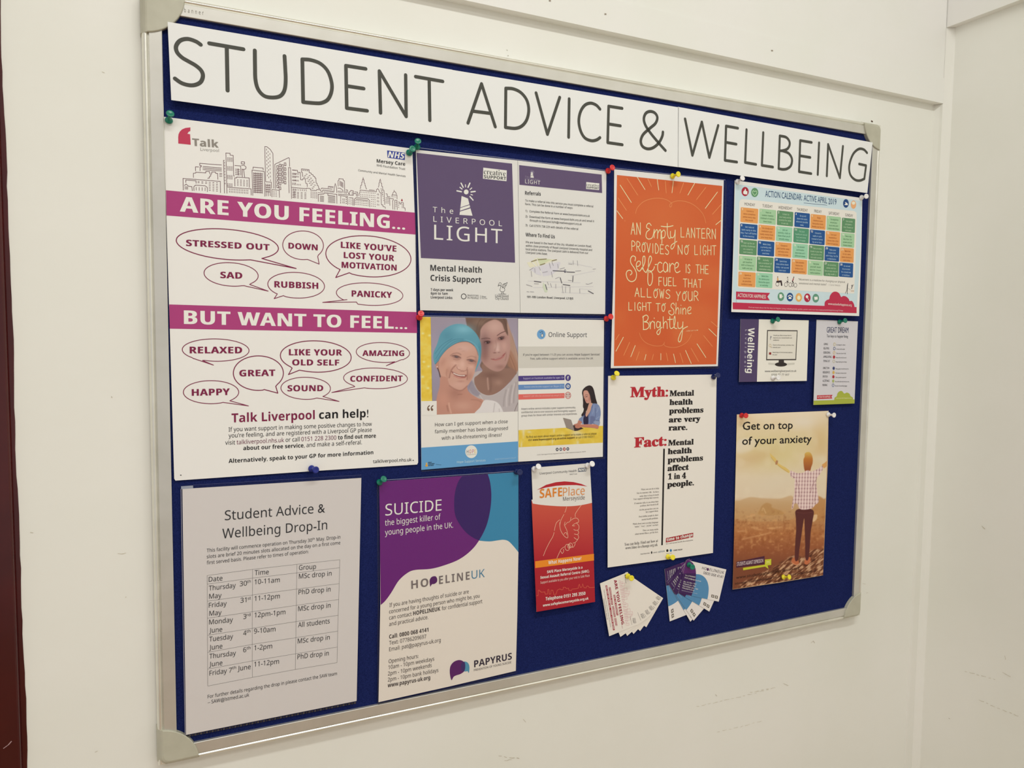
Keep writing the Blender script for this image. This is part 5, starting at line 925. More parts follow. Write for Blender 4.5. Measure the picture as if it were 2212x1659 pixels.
# ------------------------------------------------------------------ J. action calendar
c10 = Crop(1570, 370, 5.028)
J = Sheet('action_calendar', 'pale blue April 2019 action calendar with green, orange and blue squares', 'calendar', c10,
          [(86, 98), (1472, 291), (1462, 800), (1437, 1572), (50, 1528), (72, 800)], gap=.0015, lift=.010, color=(226, 224, 218), rough=.4)
J.begin('blue_panel').poly([(92, 138), (1466, 322), (1456, 800), (1412, 1476), (62, 1424), (78, 800)], (196, 214, 218), 1)
J.begin('white_panel').poly(smooth_pts([(165, 302), (400, 325), (900, 380), (1385, 432)], 3) + [(1408, 450), (1410, 480), (1400, 900), (1384, 1328), (1250, 1322), (700, 1290), (140, 1268), (118, 1255), (112, 1230), (122, 900), (135, 340), (145, 312)], (224, 220, 210), 2)
NV = (34, 68, 108); J.begin('lettering').text('ACTION CALENDAR:', (418, 276), (818, 316), 68, 'r', NV).text('ACTIVE APRIL', (836, 320), (1090, 350), 64, 'r', NV).text('2019', (1104, 356), (1192, 363), 62, 'r', NV)
J.begin('underline').stroke([(838, 344), (1088, 368)], .6, NV, 3)
for t, a, b in (('MONDAY', (193, 370), (308, 381)), ('TUESDAY', (388, 389), (497, 399)), ('WEDNESDAY', (560, 408), (712, 419)), ('THURSDAY', (762, 429), (880, 441)), ('FRIDAY', (950, 447), (1030, 456)), ('SATURDAY', (1107, 468), (1222, 480)), ('SUNDAY', (1287, 488), (1370, 500))): J.begin('text_line').text(t, a, b, 31, 'r', (84, 74, 70), 3)
J.begin('thumb_icon').disc(199, 220, 39, 50, (164, 36, 56), 2).poly([(200, 188), (208, 195), (207, 212), (224, 218), (222, 252), (190, 250), (178, 240), (180, 218), (192, 208)], W, 3)
J.begin('heart_icon').disc(303, 230, 39, 50, (96, 146, 104), 2).stroke([(303, 264), (283, 240), (278, 222), (288, 210), (303, 220), (318, 212), (328, 226), (322, 244)], .8, (200, 226, 190), 3, True)
J.begin('person_icon').disc(1294, 349, 31, 47, (34, 72, 124), 2).poly([(1275, 366), (1290, 352), (1284, 334), (1296, 338), (1314, 352), (1314, 368)], W, 3)
J.begin('bulb_icon').disc(1376, 362, 29, 45, (226, 168, 118), 2).disc(1376, 345, 19, 17, (240, 224, 200), 3)
# day squares
r0 = [(152, 390), (355, 405), (548, 425), (738, 443), (912, 463), (1087, 483), (1252, 503)]; w0 = [190, 182, 175, 165, 165, 153, 143]
r3 = [(134, 914), (328, 926), (519, 938), (705, 951), (882, 966), (1054, 979), (1222, 990)]; w3 = [187, 180, 174, 168, 166, 162, 152]
h0 = [160, 160, 158, 158, 158, 156, 154]; 
CO, CL, CG, CB, CT = (222, 154, 88), (160, 198, 156), (94, 140, 100), (36, 82, 140), (150, 200, 166)
cols = [[CO, CL, CG, CB, CO, CL, CG], [CB, CO, CT, (84, 144, 112), CB, CO, CL], [CG, CB, CO, CT, CG, CB, CO], [CL, CG, CB, CO, CL, CG, CB], [CO, CT]]
DT = {1: 'Commit to|doing something|active every day|this month', 2: 'Have an|outdoor meeting|instead of sitting|down inside', 3: 'Listen to|your body and be|grateful for what|it can do', 4: 'Go up and|down the stairs|whenever possible|today', 5: 'Enjoy|moving to your|favourite music.|Really go for it!', 6: 'Go exploring|around your|local area and|notice new things', 7: 'Get outside|and plant a|tree, flowers or|some seeds',
      8: 'Get natural|light early in the|day. Turn off lights|in the evening', 9: 'Do a body-scan|meditation and|really notice how|your body feels', 10: 'Join an|activity, club or|class that you’ll|actually enjoy', 11: 'Eat your|healthy & natural|food and drink|lots of water', 12: 'Choose to|walk or cycle|instead of going|by car or bus', 13: 'Turn your|housework or|chores into a fun|form of exercise', 14: 'Have a day|less than 2 hr|screens and get|moving instead',
      15: 'Sign up for an|activity challenge|as a goal to|work towards', 16: 'Make sleep|a priority and|go to bed in|good time', 17: 'Choose to|park further away|and enjoy some|extra exercise', 18: 'Do stretch|and breathe|exercises at 3|different times', 19: 'Take an extra|break in your day|and go for a 15|min walk outside', 20: 'Relax your|body & mind|with Yoga, Tai Chi|or Meditation', 21: 'Make time|to run, swim,|dance, bounce or|cycle today',
      22: 'Arrange to|get together|with a friend to|walk and talk', 23: 'Actively|‘eat a rainbow’ of|multi-coloured|vegetables today', 24: 'Spend less|time sitting down|today - get up and|move more!', 25: 'Get outside.|Notice the|birds or go|wildlife-spotting', 26: 'Recharge|yourself. Avoid|tech for 2 hours|before bedtime', 27: 'Do something|active and fun|like an egg race or|a silly walk :)', 28: 'Go out and|do an errand|for a loved one|or neighbour', 29: 'Spend as|much time|as possible|outdoors today', 30: 'Make time|for doing your|favourite sport|or activity'}
d = 0
for r in range(5):
    for c in range(len(cols[r])):
        d += 1; t = r / 3; x = r0[c][0] * (1 - t) + r3[c][0] * t; y = r0[c][1] * (1 - t) + r3[c][1] * t; wd = w0[c] * (1 - t) + w3[c] * t; h = h0[c]
        sl = .098 * (1 - r * .085); f = lambda u, v: (x - 3 * v / 160 + u - v * .012, y + v + u * sl)
        rr = 9; q = [f(rr, 0), f(wd - rr, 0), f(wd - 2, 3), f(wd, rr), f(wd, h - rr), f(wd - 2, h - 3), f(wd - rr, h), f(rr, h), f(2, h - 3), f(0, h - rr), f(0, rr), f(2, 3)]
        cc = cols[r][c]; tx = {CO: (168, 96, 50), CL: (84, 130, 90), CT: (76, 132, 100), CG: (190, 214, 180), CB: (176, 204, 224)}.get(cc, (170, 210, 184))
        J.begin('day_square').poly(q, cc, 3); J.text(str(d), f(10, 30), f(10 + 12 * len(str(d)), 30 + 12 * len(str(d)) * sl), 22, 'b', W if cc in (CG, CB) or r == 1 else (236, 226, 200), 5)
        for i, ln in enumerate(DT[d].replace('’', "'").replace('‘', "'").split('|')):
            L = len(ln) * 7.9 * wd / 175; m_ = wd / 2 + (8 if i == 0 else 0); v = 42 + i * 33
            J.text(ln, f(m_ - L / 2, v), f(m_ + L / 2, v), 17, 'sm', tx, 5)
J.begin('text_line').text('"Movement is a medicine for changing our physical,', (778, 1183), (1286, 1213), 21, 's', (70, 64, 60)); J.begin('text_line').text('emotional and mental states"', (785, 1226), (1085, 1240), 21, 's', (70, 64, 60)); J.begin('text_line').text('~ Carol Welch', (1100, 1240), (1232, 1250), 18, 's', (150, 144, 138))
J.begin('walkers_drawing')
for l, wd_, c_ in (([(553, 1165), (556, 1195)], 3.4, (214, 160, 90)), ([(553, 1145), (553, 1150)], 2., (70, 50, 44)), ([(545, 1200), (590, 1195), (596, 1235)], 4., (60, 48, 50)), ([(660, 1150), (660, 1155)], 2., (60, 50, 50)), ([(661, 1165), (668, 1190)], 1., (120, 110, 110)), ([(655, 1195), (665, 1205)], 2.6, (50, 44, 48)), ([(728, 1148), (726, 1155)], 2., (50, 44, 48)),
                   ([(724, 1165), (716, 1190)], 2.4, (150, 50, 60)), ([(712, 1192), (722, 1210)], 2.4, (40, 34, 40)), ([(1314, 1218), (1314, 1225)], 1.6, (50, 46, 46)), ([(1312, 1232), (1308, 1280)], 2.4, (60, 56, 58)), ([(1308, 1280), (1290, 1325)], 1.2, (60, 56, 58)), ([(1310, 1280), (1310, 1332)], 1.2, (60, 56, 58)), ([(1318, 1270), (1345, 1290)], .5, (120, 116, 114)),
                   ([(1362, 1235), (1362, 1250), (1356, 1275)], 1.8, (70, 66, 68)), ([(1352, 1242), (1366, 1250), (1375, 1230)], .9, (70, 66, 68)), ([(1352, 1300), (1380, 1300)], 2.4, (200, 180, 160))): J.stroke(l, wd_ * .8, c_, 4)
for cx_, cy_, rx_, ry_ in ((550, 1225, 18, 22), (643, 1230, 17, 22), (690, 1232, 17, 22), (745, 1237, 16, 22), (716, 1234, 10, 16)): J.ring(cx_, cy_, rx_, ry_, .7, (90, 82, 84), 4)
CR_ = (184, 48, 76)
J.begin('red_footer').poly([(64, 1424), (1410, 1475), (1410, 1541), (66, 1498)], CR_, 3).text('Find out more about the Ten Keys to Happier Living, including books, guides, posters and more here', (238, 1484), (998, 1512), 14, 's', (236, 186, 190), 5).text('www.actionforhappiness.org/10-keys', (1003, 1512), (1263, 1520), 14, 's', (240, 200, 204), 5)
J.begin('red_cloud').poly(smooth_pts([(1062, 1462), (1066, 1420), (1088, 1398), (1112, 1388), (1122, 1350), (1150, 1315), (1185, 1307), (1220, 1325), (1242, 1365), (1262, 1355), (1295, 1360), (1325, 1388), (1332, 1408), (1360, 1410), (1380, 1440), (1388, 1476)], 4) + [(1200, 1478)], CR_, 4).text('www.actionforhappiness.org', (1100, 1450), (1356, 1466), 26, 'r', W, 5)
J.begin('red_flag').poly([(101, 1306), (470, 1321), (441, 1362), (467, 1402), (101, 1391)], CR_, 3).stroke([(101, 1391), (103, 1424)], .3, (90, 90, 96), 3).text('ACTION FOR HAPPINESS', (117, 1365), (424, 1383), 40, 'r', W, 5)
for x_, y_q, c_, nm in ((588, 1361, (96, 146, 116), 'jug_icon'), (686, 1366, (34, 76, 130), 'telephone_icon'), (782, 1370, (224, 168, 96), 'apple_icon'), (875, 1374, (172, 40, 66), 'magnifier_icon'), (966, 1378, (96, 146, 122), 'letter_icon')):
    J.begin(nm).disc(x_, y_q, 35, 47, c_, 3)
    if nm == 'jug_icon': J.poly([(x_ - 16, y_q - 26), (x_ + 10, y_q - 26), (x_ + 12, y_q + 8), (x_ + 2, y_q + 22), (x_ - 16, y_q + 12)], W, 4).stroke([(x_ + 12, y_q - 10), (x_ + 22, y_q - 2), (x_ + 12, y_q + 8)], .6, W, 4)
    if nm == 'telephone_icon': J.stroke([(x_ - 20, y_q - 6), (x_ - 8, y_q - 18), (x_ + 10, y_q - 17), (x_ + 21, y_q - 3)], 1.5, W, 4).poly([(x_ - 18, y_q + 20), (x_ - 10, y_q - 2), (x_ + 10, y_q - 1), (x_ + 18, y_q + 21)], W, 4)
    if nm == 'apple_icon': J.disc(x_, y_q + 4, 18, 23, (240, 226, 190), 4).stroke([(x_, y_q - 20), (x_ + 6, y_q - 30)], .5, W, 4)
    if nm == 'magnifier_icon': J.disc(x_ - 4, y_q - 12, 14, 17, W, 4).stroke([(x_ + 4, y_q + 2), (x_ + 14, y_q + 24)], 1., W, 4)
    if nm == 'letter_icon': J.poly([(x_ - 18, y_q - 14), (x_ + 20, y_q - 16), (x_ + 22, y_q + 14), (x_ - 12, y_q + 20)], W, 4)
J.end()

# ------------------------------------------------------------------ K. wellbeing card and L. ten keys card
c11 = Crop(1570, 670, 7.135)
Kc = Sheet('wellbeing_card', 'landscape card with purple side strip and a drawing of a computer monitor', 'card', c11, [(214, 135), (1263, 156), (1232, 1090), (193, 1107)], gap=.0012, lift=.004, color=(228, 224, 212), rough=.4, thick=.0005)
Kc.begin('side_strip').poly([(214, 135), (495, 141), (464, 1103), (193, 1107)], (80, 66, 100), 1)
Kc.begin('side_lettering').text('Wellbeing', (332, 270), (309, 968), 96, 'b', W).text('Liverpool', (285, 300), (269, 865), 30, 's', (206, 200, 212), sp=2.2)
Kc.begin('monitor_drawing').poly([(621, 306), (1091, 310), (1069, 771), (606, 773)], (72, 66, 62), 1).poly([(634, 322), (1079, 326), (1057, 752), (621, 754)], (220, 215, 202), 2).poly([(800, 770), (881, 770), (883, 815), (798, 815)], (58, 52, 50), 1).disc(835, 836, 93, 33, (52, 46, 44), 2)
for a in (((650, 825), (745, 832)), ((930, 832), (1035, 825))): Kc.stroke([a[0], a[1]], 3.4, (202, 198, 186), .5)
MG = (70, 64, 58)
Kc.begin('screen_lettering').lines([('Would you like to know how to', (718, 396), (995, 398)), ('improve your mental health and', (716, 434), (1003, 436)), ('wellbeing?', (714, 470), (808, 470)), ('Want to find services, activities, that', (710, 545), (1034, 547)), ('interest you?', (708, 582), (826, 582)), ('Need help to find the best options', (706, 658), (1012, 660)), ('for you?', (704, 694), (776, 694))], 'sm', 17, MG, 4)
Kc.text('?', (668, 452), (690, 452), 52, 'r', (90, 90, 110), 4).ring(668, 545, 17, 20, .5, (190, 160, 90), 4).stroke([(678, 562), (692, 580)], .6, (160, 130, 80), 4).poly([(652, 650), (686, 650), (684, 686), (650, 684)], (140, 50, 48), 4)
Kc.begin('lettering').text('www.wellbeingliverpool.co.uk', (587, 955), (1072, 950), 30, 's', (60, 56, 54)).text('0300 77 77 007', (688, 1008), (962, 1010), 30, 'l', (70, 66, 64)); Kc.end()
Lc = Sheet('ten_keys_card', 'tall pale card headed GREAT DREAM with a green hill along its foot', 'card', c11, [(1385, 147), (2021, 173), (1968, 1438), (1336, 1461)], gap=.0012, lift=.005, color=(206, 203, 206), rough=.35, thick=.0005)
Lc.begin('lettering').text('GREAT DREAM', (1540, 345), (1875, 350), 86, 'r', (50, 56, 92)).text('Ten keys to happier living', (1540, 418), (1868, 425), 42, 'r', (56, 56, 64))
for i, (a_, b_, cc) in enumerate([('Giving', 'Do things for others', (206, 190, 130)), ('Relating', 'Connect with people', (50, 70, 120)), ('Exercising', 'Take care of your body', (216, 180, 100)), ('Appreciating', 'Notice the world around', (170, 40, 50)), ('Trying out', 'Keep learning new things', (190, 180, 140)), ('Direction', 'Have goals to look forward to', (50, 60, 110)), ('Resilience', 'Find ways to bounce back', (214, 176, 90)), ('Emotion', 'Take a positive approach', (170, 40, 50)), ('Acceptance', 'Be comfortable with who you are', (170, 180, 110)), ('Meaning', 'Be part of something bigger', (60, 80, 130))]):
    y = 538 + i * 65.5 + (42 if i > 4 else 0); x = 1495 - i * 2.2; Lc.begin('key_row').text(a_.upper(), (x, y), (x + 10.5 * len(a_), y), 32, 'r', (66, 62, 66)).ring(1660 - i * 2.4, y - 12, 15, 22, .8, cc, 3).text(b_, (x + 195, y + 5), (x + 195 + 6.9 * len(b_), y + 6), 19, 'r', (66, 62, 66))
    if i in (3, 5, 6, 7, 8): Lc.disc(1660 - i * 2.4, y - 12, 11, 17, cc, 2)
HG = (164, 172, 66)
Lc.begin('green_hill').poly([(1339, 1395), (1970, 1375), (1967, 1438), (1337, 1461)], HG, 1).poly(smooth_pts([(1656, 1388), (1662, 1350), (1695, 1325), (1705, 1285), (1735, 1252), (1775, 1247), (1810, 1285), (1850, 1270), (1890, 1288), (1908, 1325), (1940, 1345), (1945, 1380)], 4), HG, 1.5).text('www.actionforhappiness.org', (1685, 1364), (1920, 1362), 18, 'r', (232, 236, 170))
Lc.begin('red_flag').poly([(1392, 1312), (1632, 1305), (1612, 1334), (1628, 1362), (1388, 1372)], (190, 50, 62), 1).text('ACTION FOR HAPPINESS', (1400, 1356), (1598, 1350), 32, 'r', (244, 214, 210)); Lc.end()

# ------------------------------------------------------------------ M. anxiety poster with a photograph
c12 = Crop(1570, 880, 4.046); c21 = (1580, 960, 10.533); c22 = (1575, 1100, 9.219)
def t21(pts): return [((1580 + x / 10.533 - 1570) * 4.046, (960 + y / 10.533 - 880) * 4.046) for x, y in pts]
def t22(pts): return [((1575 + x / 9.219 - 1570) * 4.046, (1100 + y / 9.219 - 880) * 4.046) for x, y in pts]
Mp = Sheet('anxiety_poster', 'sepia poster of a person with raised arms, headed Get on top of your anxiety', 'poster', c12,
           [(88, 62), (480, 46), (890, 30), (882, 500), (870, 760), (841, 1468), (440, 1535), (51, 1592), (74, 800)], gap=.0010, lift=.0035, color=(200, 170, 130), rough=.35)
p = Picture(Mp, [(89, 62), (889, 31), (841, 1467), (52, 1590)], 250, 430, (204, 190, 150))
p.grad([(40, (226, 210, 186)), (150, (218, 200, 166)), (300, (212, 196, 156)), (420, (214, 194, 158)), (620, (216, 200, 174)), (780, (214, 196, 170)), (850, (196, 166, 130)), (960, (184, 138, 94)), (1100, (172, 114, 72)), (1250, (148, 90, 60)), (1400, (126, 76, 54)), (1600, (122, 74, 54))])
sm_ = smooth_pts
p.blob(680, 130, 170, 60, (222, 212, 196), .7); p.blob(130, 100, 90, 60, (206, 176, 130), .5); p.poly([(85, 390), (90, 300), (150, 270), (260, 290), (230, 360), (160, 400)], (220, 208, 192), 30, .8); p.blob(420, 420, 300, 150, (208, 196, 140), .6); p.blob(250, 440, 200, 70, (200, 168, 124), .5, -15); p.blob(420, 660, 260, 90, (214, 200, 176), .7, -15); p.blob(820, 300, 90, 180, (206, 176, 128), .6); p.blob(820, 450, 70, 40, (216, 204, 178), .6)
n_ = p.noise(60, 1, 2); p._blend(np.clip(n_ * .22, 0, .3) * (p.XY[:, 1] < 820), (222, 208, 182))
p.poly(t21([(75, 1310), (180, 1280), (430, 1200), (700, 1225), (1100, 1235), (1400, 1190), (1400, 1700), (75, 1700)]), (190, 154, 110), 14, .6); p.poly(t21([(1960, 1180), (2100, 1240), (2160, 1260), (2160, 1700), (1880, 1700), (1850, 1400)]), (180, 130, 80), 14, .8)
p.poly(t21([(650, 1480), (700, 1390), (800, 1330), (910, 1370), (930, 1440), (1150, 1520), (1150, 1600), (640, 1600)]), (178, 136, 86), 12, .7); p.line(t21([(700, 1500), (725, 1450), (780, 1560)]), 8, (216, 182, 138), .6, 10)
n_ = p.noise(24, 1, 5) + p.noise(11, .6, 6); dm = np.clip((p.XY[:, 1] - 860) / 120, 0, 1) * np.clip((1330 - p.XY[:, 1]) / 120, 0, 1)
p._blend(np.clip(n_ * .3 - .1, 0, .5) * dm, (206, 156, 104)); p._blend(np.clip(-n_ * .25 - .05, 0, .4) * dm, (140, 84, 50))
for q in ([(370, 150), (500, 120)], [(450, 360), (570, 365)], [(770, 380), (900, 375), (1050, 355)], [(260, 600), (450, 555), (700, 500), (830, 460)], [(190, 440), (290, 435)], [(500, 390), (660, 410)]): p.line(t22(q), 9, (220, 176, 128), .5, 16)
p.poly(t22([(1660, 130), (1750, 110), (1740, 200), (1670, 250)]), (222, 192, 150), 10, .8)
rk = t22([(100, 1620), (300, 1430), (600, 1300), (900, 1130), (1100, 1020), (1250, 930), (1500, 950), (1620, 830), (1760, 790), (1900, 800), (1900, 1400), (1400, 1460), (600, 1580)]); mk_ = np.clip(.5 - p.sd(rk) / 26, 0, 1)
p._blend(mk_ * .85, (128, 84, 60)); ang = math.radians(-38); X = p.XY; ua = X[:, 0] * math.cos(ang) + X[:, 1] * math.sin(ang); ub = -X[:, 0] * math.sin(ang) + X[:, 1] * math.cos(ang)
save = p.XY.copy(); p.XY = np.stack([ua * .45, ub * 1.6], 1); n1 = p.noise(17, 1, 31); n2 = p.noise(9, 1, 32); p.XY = save
p._blend(mk_ * np.clip(n1 * .8 + n2 * .4 - .1, 0, .85), (206, 168, 134)); p._blend(mk_ * np.clip(-n1 * .7 - n2 * .5 - .15, 0, .8), (78, 44, 34))
# figure seen from behind
p.poly(t22([(1245, 1010), (1290, 960), (1340, 975), (1390, 1040), (1385, 1090), (1320, 1110), (1250, 1070)]), (186, 110, 74), 6); p.poly(t22([(1500, 1060), (1520, 990), (1590, 950), (1620, 970), (1615, 1040), (1560, 1100), (1505, 1090)]), (190, 112, 76), 6); p.line(t22([(1255, 1060), (1320, 1105), (1390, 1100)]), 4, (216, 160, 120), .8)
p.poly(t22([(1345, 10), (1665, 10), (1660, 240), (1625, 450), (1610, 700), (1580, 990), (1520, 985), (1515, 700), (1505, 400), (1495, 185), (1460, 380), (1430, 600), (1400, 800), (1375, 1005), (1310, 1000), (1318, 650), (1335, 400), (1330, 200)]), (92, 50, 48), 5)
p.line(t22([(1345, 60), (1500, 80), (1655, 60)]), 3, (120, 70, 66), .7)
p.poly(t21([(880, 205), (930, 250), (990, 300), (1040, 370), (1060, 420), (1150, 480), (1240, 530), (1330, 610), (1310, 650), (1200, 590), (1090, 510), (1020, 440), (950, 360), (900, 290)]), (212, 184, 112), 5); p.line(t21([(900, 290), (960, 370), (1090, 500), (1300, 640)]), 3, (176, 136, 78), .7); p.poly(t21([(1015, 370), (1060, 375), (1040, 455), (1000, 450)]), (176, 130, 92), 4)
p.poly(t21([(2060, 470), (2120, 420), (2190, 370), (2190, 460), (2110, 540)]), (208, 156, 96), 5)
hd = t21([(1670, 210), (1720, 175), (1780, 180), (1825, 230), (1850, 330), (1845, 430), (1815, 520), (1790, 600), (1730, 620), (1670, 600), (1645, 480), (1640, 350), (1665, 280)]); m_ = np.clip(.5 - p.sd(sm_(hd, 5, True)) / 5, 0, 1); yy = (p.XY[:, 1] - hd[1][1]) / 170
p._blend(m_, np.stack([np.interp(yy, [0, .35, 1], [a, b, c]) for a, b, c in ((206, 184, 148), (176, 120, 84), (96, 60, 54))], 1))
sh_ = t21([(1340, 600), (1410, 620), (1500, 655), (1640, 640), (1690, 600), (1760, 590), (1800, 620), (1900, 590), (2010, 530), (2070, 490), (2080, 560), (2010, 680), (1950, 760), (1930, 880), (1950, 1050), (1985, 1260), (1970, 1330), (1910, 1370), (1850, 1440), (1720, 1480), (1560, 1470), (1500, 1350), (1430, 1350), (1410, 1440), (1370, 1470), (1390, 1300), (1430, 1100), (1435, 900), (1440, 790), (1360, 740), (1330, 660)])
m_ = np.clip(.5 - p.sd(sm_(sh_, 4, True)) / 5, 0, 1); p._blend(m_, (226, 202, 196))
fx = 4.046 / 10.533; X = p.XY; st = np.clip(np.cos((X[:, 0] + (X[:, 1] - 500) * .04) / (64 * fx) * 2 * math.pi) * 1.1, 0, 1); sh2 = np.clip(np.cos(X[:, 1] / (84 * fx) * 2 * math.pi) * 1.1, 0, 1)
p._blend(m_ * (st * .42 + sh2 * .16 + st * sh2 * .36) * .72, (120, 76, 82))
for q in ([(1470, 800), (1530, 1000), (1560, 1200)], [(1940, 780), (1850, 920), (1800, 1100)], [(1900, 900), (1920, 1100), (1880, 1300)], [(1350, 700), (1450, 760)], [(1450, 1000), (1450, 1350)]): p.line(t21(q), 3, (110, 66, 68), .6, 4)
p.tone(1.0, 1.08, 150).build('photograph', 1, label='sepia print of a person with raised arms seen from behind')
BKP = (28, 24, 24)
Mp.begin('heading').text('Get on top', (137, 197), (576, 186), 72, 'h', BKP); Mp.begin('heading').text('of your anxiety', (133, 327), (741, 305), 70, 'h', BKP)
Mp.c = Crop(*c22)
Mp.begin('logo', 'dark plum label with lettering and lime speech mark').poly([(143, 1048), (706, 932), (706, 1092), (143, 1165)], (76, 34, 54), 3).text('STUDENTS AGAINST DEPRESSION', (155, 1132), (680, 1058), 74, 'r', (226, 206, 206), 4)
Mp.poly([(276, 1168), (712, 1104), (714, 1003), (840, 990), (838, 1108), (766, 1120), (785, 1190), (716, 1142), (280, 1216)], (196, 196, 52), 3).text('SMS', (738, 1085), (812, 1076), 52, 'r', (228, 230, 150), 4)
Mp.begin('lettering').text('www.studentsagainstdepression.org', (140, 1392), (1400, 1192), 62, 'r', (52, 32, 24)).text('Information and advice to help you find a way through and get back on top', (120, 1505), (1660, 1255), 44, 'r', (56, 34, 26))
Mp.end()

# ------------------------------------------------------------------ N. two fans of small cards
c13 = Crop(1280, 1190, 7.135)
FQ = [(115, 502), (545, 328), (690, 1140), (257, 1315)]
names = ['rearmost card of the left fan, swung furthest right', 'card second from the back of the left fan of white cards', 'card third from the back of the left fan of white cards', 'card second behind the front one in the left fan', 'card directly behind the front one in the left fan', 'front white card ARE YOU FEELING of the left fan, with pink skyline']
for i, th in enumerate([42.5, 35, 27.5, 20.3, 12.7, 0]):
    S = Sheet('contact_card', names[i], 'card', c13, FQ, gap=.0012 + i * .0007, lift=.0016, group='white contact cards in the left fan', color=(228, 221, 210), rough=.45, thick=.0004, rot=th, pivot=(525, 385))
    S.begin('card_print', 'rule and small lettering at the card end').stroke([(580, 1000), (606, 1140)], .35, (110, 96, 90), 2)
    for q, (a_, b_) in enumerate([((612, 1040), (630, 1118)), ((628, 1040), (645, 1118)), ((645, 1040), (662, 1115))]): S.text(('Talk', 'Liverpool', 'NHS')[q], a_, b_, 12, 'sm', (90, 84, 84), 3)
    if i == 5:
        S.begin('card_heading', 'red lettering').text('ARE YOU FEELING...', (330, 455), (458, 1195), 40, 'k', (150, 36, 58))
        S.begin('red_boxes')
        for a_, b_, h_, t_ in [((320, 680), (372, 995), 28, 'SAD OR UNHAPPY'), ((250, 562), (290, 832), 28, 'STRESSED OUT'), ((300, 850), (330, 1022), 28, 'RUBBISH'), ((335, 1035), (355, 1155), 28, 'DOWN'), ((198, 535), (316, 1225), 28, "NO GET UP AND GO... LOST YOUR MOJO")]:
            dx, dy = b_[0] - a_[0], b_[1] - a_[1]; L = math.hypot(dx, dy); ux, uy = dy / L * h_, -dx / L * h_
            S.poly([(a_[0], a_[1]), (a_[0] + ux, a_[1] + uy), (b_[0] + ux, b_[1] + uy), b_], (158, 36, 52), 1); e = .2
            S.text(t_, (a_[0] + ux * e + dx * .02, a_[1] + uy * e + dy * .02), (b_[0] + ux * e - dx * .02, b_[1] + uy * e - dy * .02), 16, 'k', (236, 210, 206), 3)
        S.begin('lettering').text('If you would like more information, please visit our website', (172, 600), (276, 1178), 11, 's', (90, 80, 80)).text('TALKLIVERPOOL.NHS.UK', (165, 735), (222, 1062), 13, 'sm', (90, 60, 66))
        S.begin('skyline_drawing')
        for k in range(26):
            u = k / 26; x = 400 + u * 105; y = 460 + u * 690; hh = [26, 60, 88, 40, 70, 110, 60, 140, 120, 60, 90, 46][k % 12]; S.stroke([(x, y), (x + hh, y - hh * .2), (x + hh + 4, y + 20), (x + 8, y + 27)], .38, (214, 170, 172), 2, False, False)
            if k % 2: S.stroke([(x + 6, y + 8), (x + hh * .7, y + 2)], .3, (220, 182, 182), 2, False, False)
        S.begin('logo', 'tiny black health service mark').text('NHS', (494, 370), (502, 425), 14, 'k', (50, 40, 46)).text('Talk Liverpool', (497, 440), (512, 502), 12, 's', (70, 60, 66))
    S.end()
S_LEFT = S
FN = [(1445, 138), (2062, 287), (1945, 783), (1325, 648)]
names = ['lowest purple and blue helpline card of the right fan, hanging steepest', 'helpline card hanging second steepest in the right fan', 'helpline card in the middle of the right fan', 'helpline card directly behind the front one of the right fan', 'front helpline card of the right fan reading HOPELINEUK 0800 068 4141']
for i, th in enumerate([-64.6, -39, -35, -14.5, 0]):
    S = Sheet('helpline_card', names[i], 'card', c13, FN, gap=.0012 + i * .0007, lift=.0012, group='helpline cards in the right fan', color=(226, 220, 214), rough=.4, thick=.0004, rot=th, pivot=(1480, 215))
    S.begin('blue_circle').poly([(1325, 648), (1450, 500), (1590, 358)] + smooth_pts([(1590, 358), (1660, 366), (1725, 405), (1770, 475), (1790, 570), (1784, 670), (1770, 745)], 4), (84, 136, 176), 1)
    S.begin('purple_shape').poly([(1445, 138), (1490, 149)] + smooth_pts([(1490, 149), (1540, 180), (1580, 250), (1594, 340), (1588, 450), (1570, 560), (1525, 692)], 4) + [(1325, 648)], (92, 42, 104), 2).poly([(1390, 350), (1594, 345), (1588, 450), (1570, 560), (1525, 692), (1325, 648)], (62, 36, 84), 3)
    S.begin('card_text').lines([('Text: 07786209697', (1425, 385), (1585, 415)), ('Email: pat@papyrus-uk.org', (1418, 418), (1668, 478)), ('Mon - Fri: 10am - 10pm', (1402, 482), (1598, 520)), ('Weekends: 2pm - 10pm', (1395, 512), (1588, 556)), ('Bank Holidays: 2pm - 10pm', (1388, 545), (1625, 600)), ('www.papyrus-uk.org', (1380, 575), (1565, 620))], 'sm', 19, W, 5)
    S.text('Suicide prevention charity', (1372, 612), (1615, 665), 11, 's', (200, 200, 214), 5)
    S.begin('share_icon')
    for x_, y_q in ((1853, 697), (1909, 712)): S.poly([(x_ - 20, y_q - 26), (x_ + 23, y_q - 17), (x_ + 20, y_q + 26), (x_ - 23, y_q + 17)], (112, 102, 92), 2).disc(x_, y_q, 9, 11, W, 3)
    if i == 4: S.begin('card_heading').disc(1777, 285, 16, 23, (84, 40, 92), 4).text('ELINEUK', (1800, 308), (2022, 357), 42, 's', (84, 74, 78), sp=1.1).text('HO', (1686, 283), (1752, 297), 42, 's', (84, 74, 78), sp=1.1).text('0800 068 4141', (1706, 356), (2008, 422), 40, 's', (84, 74, 78))
    S.end()
S_RIGHT = S

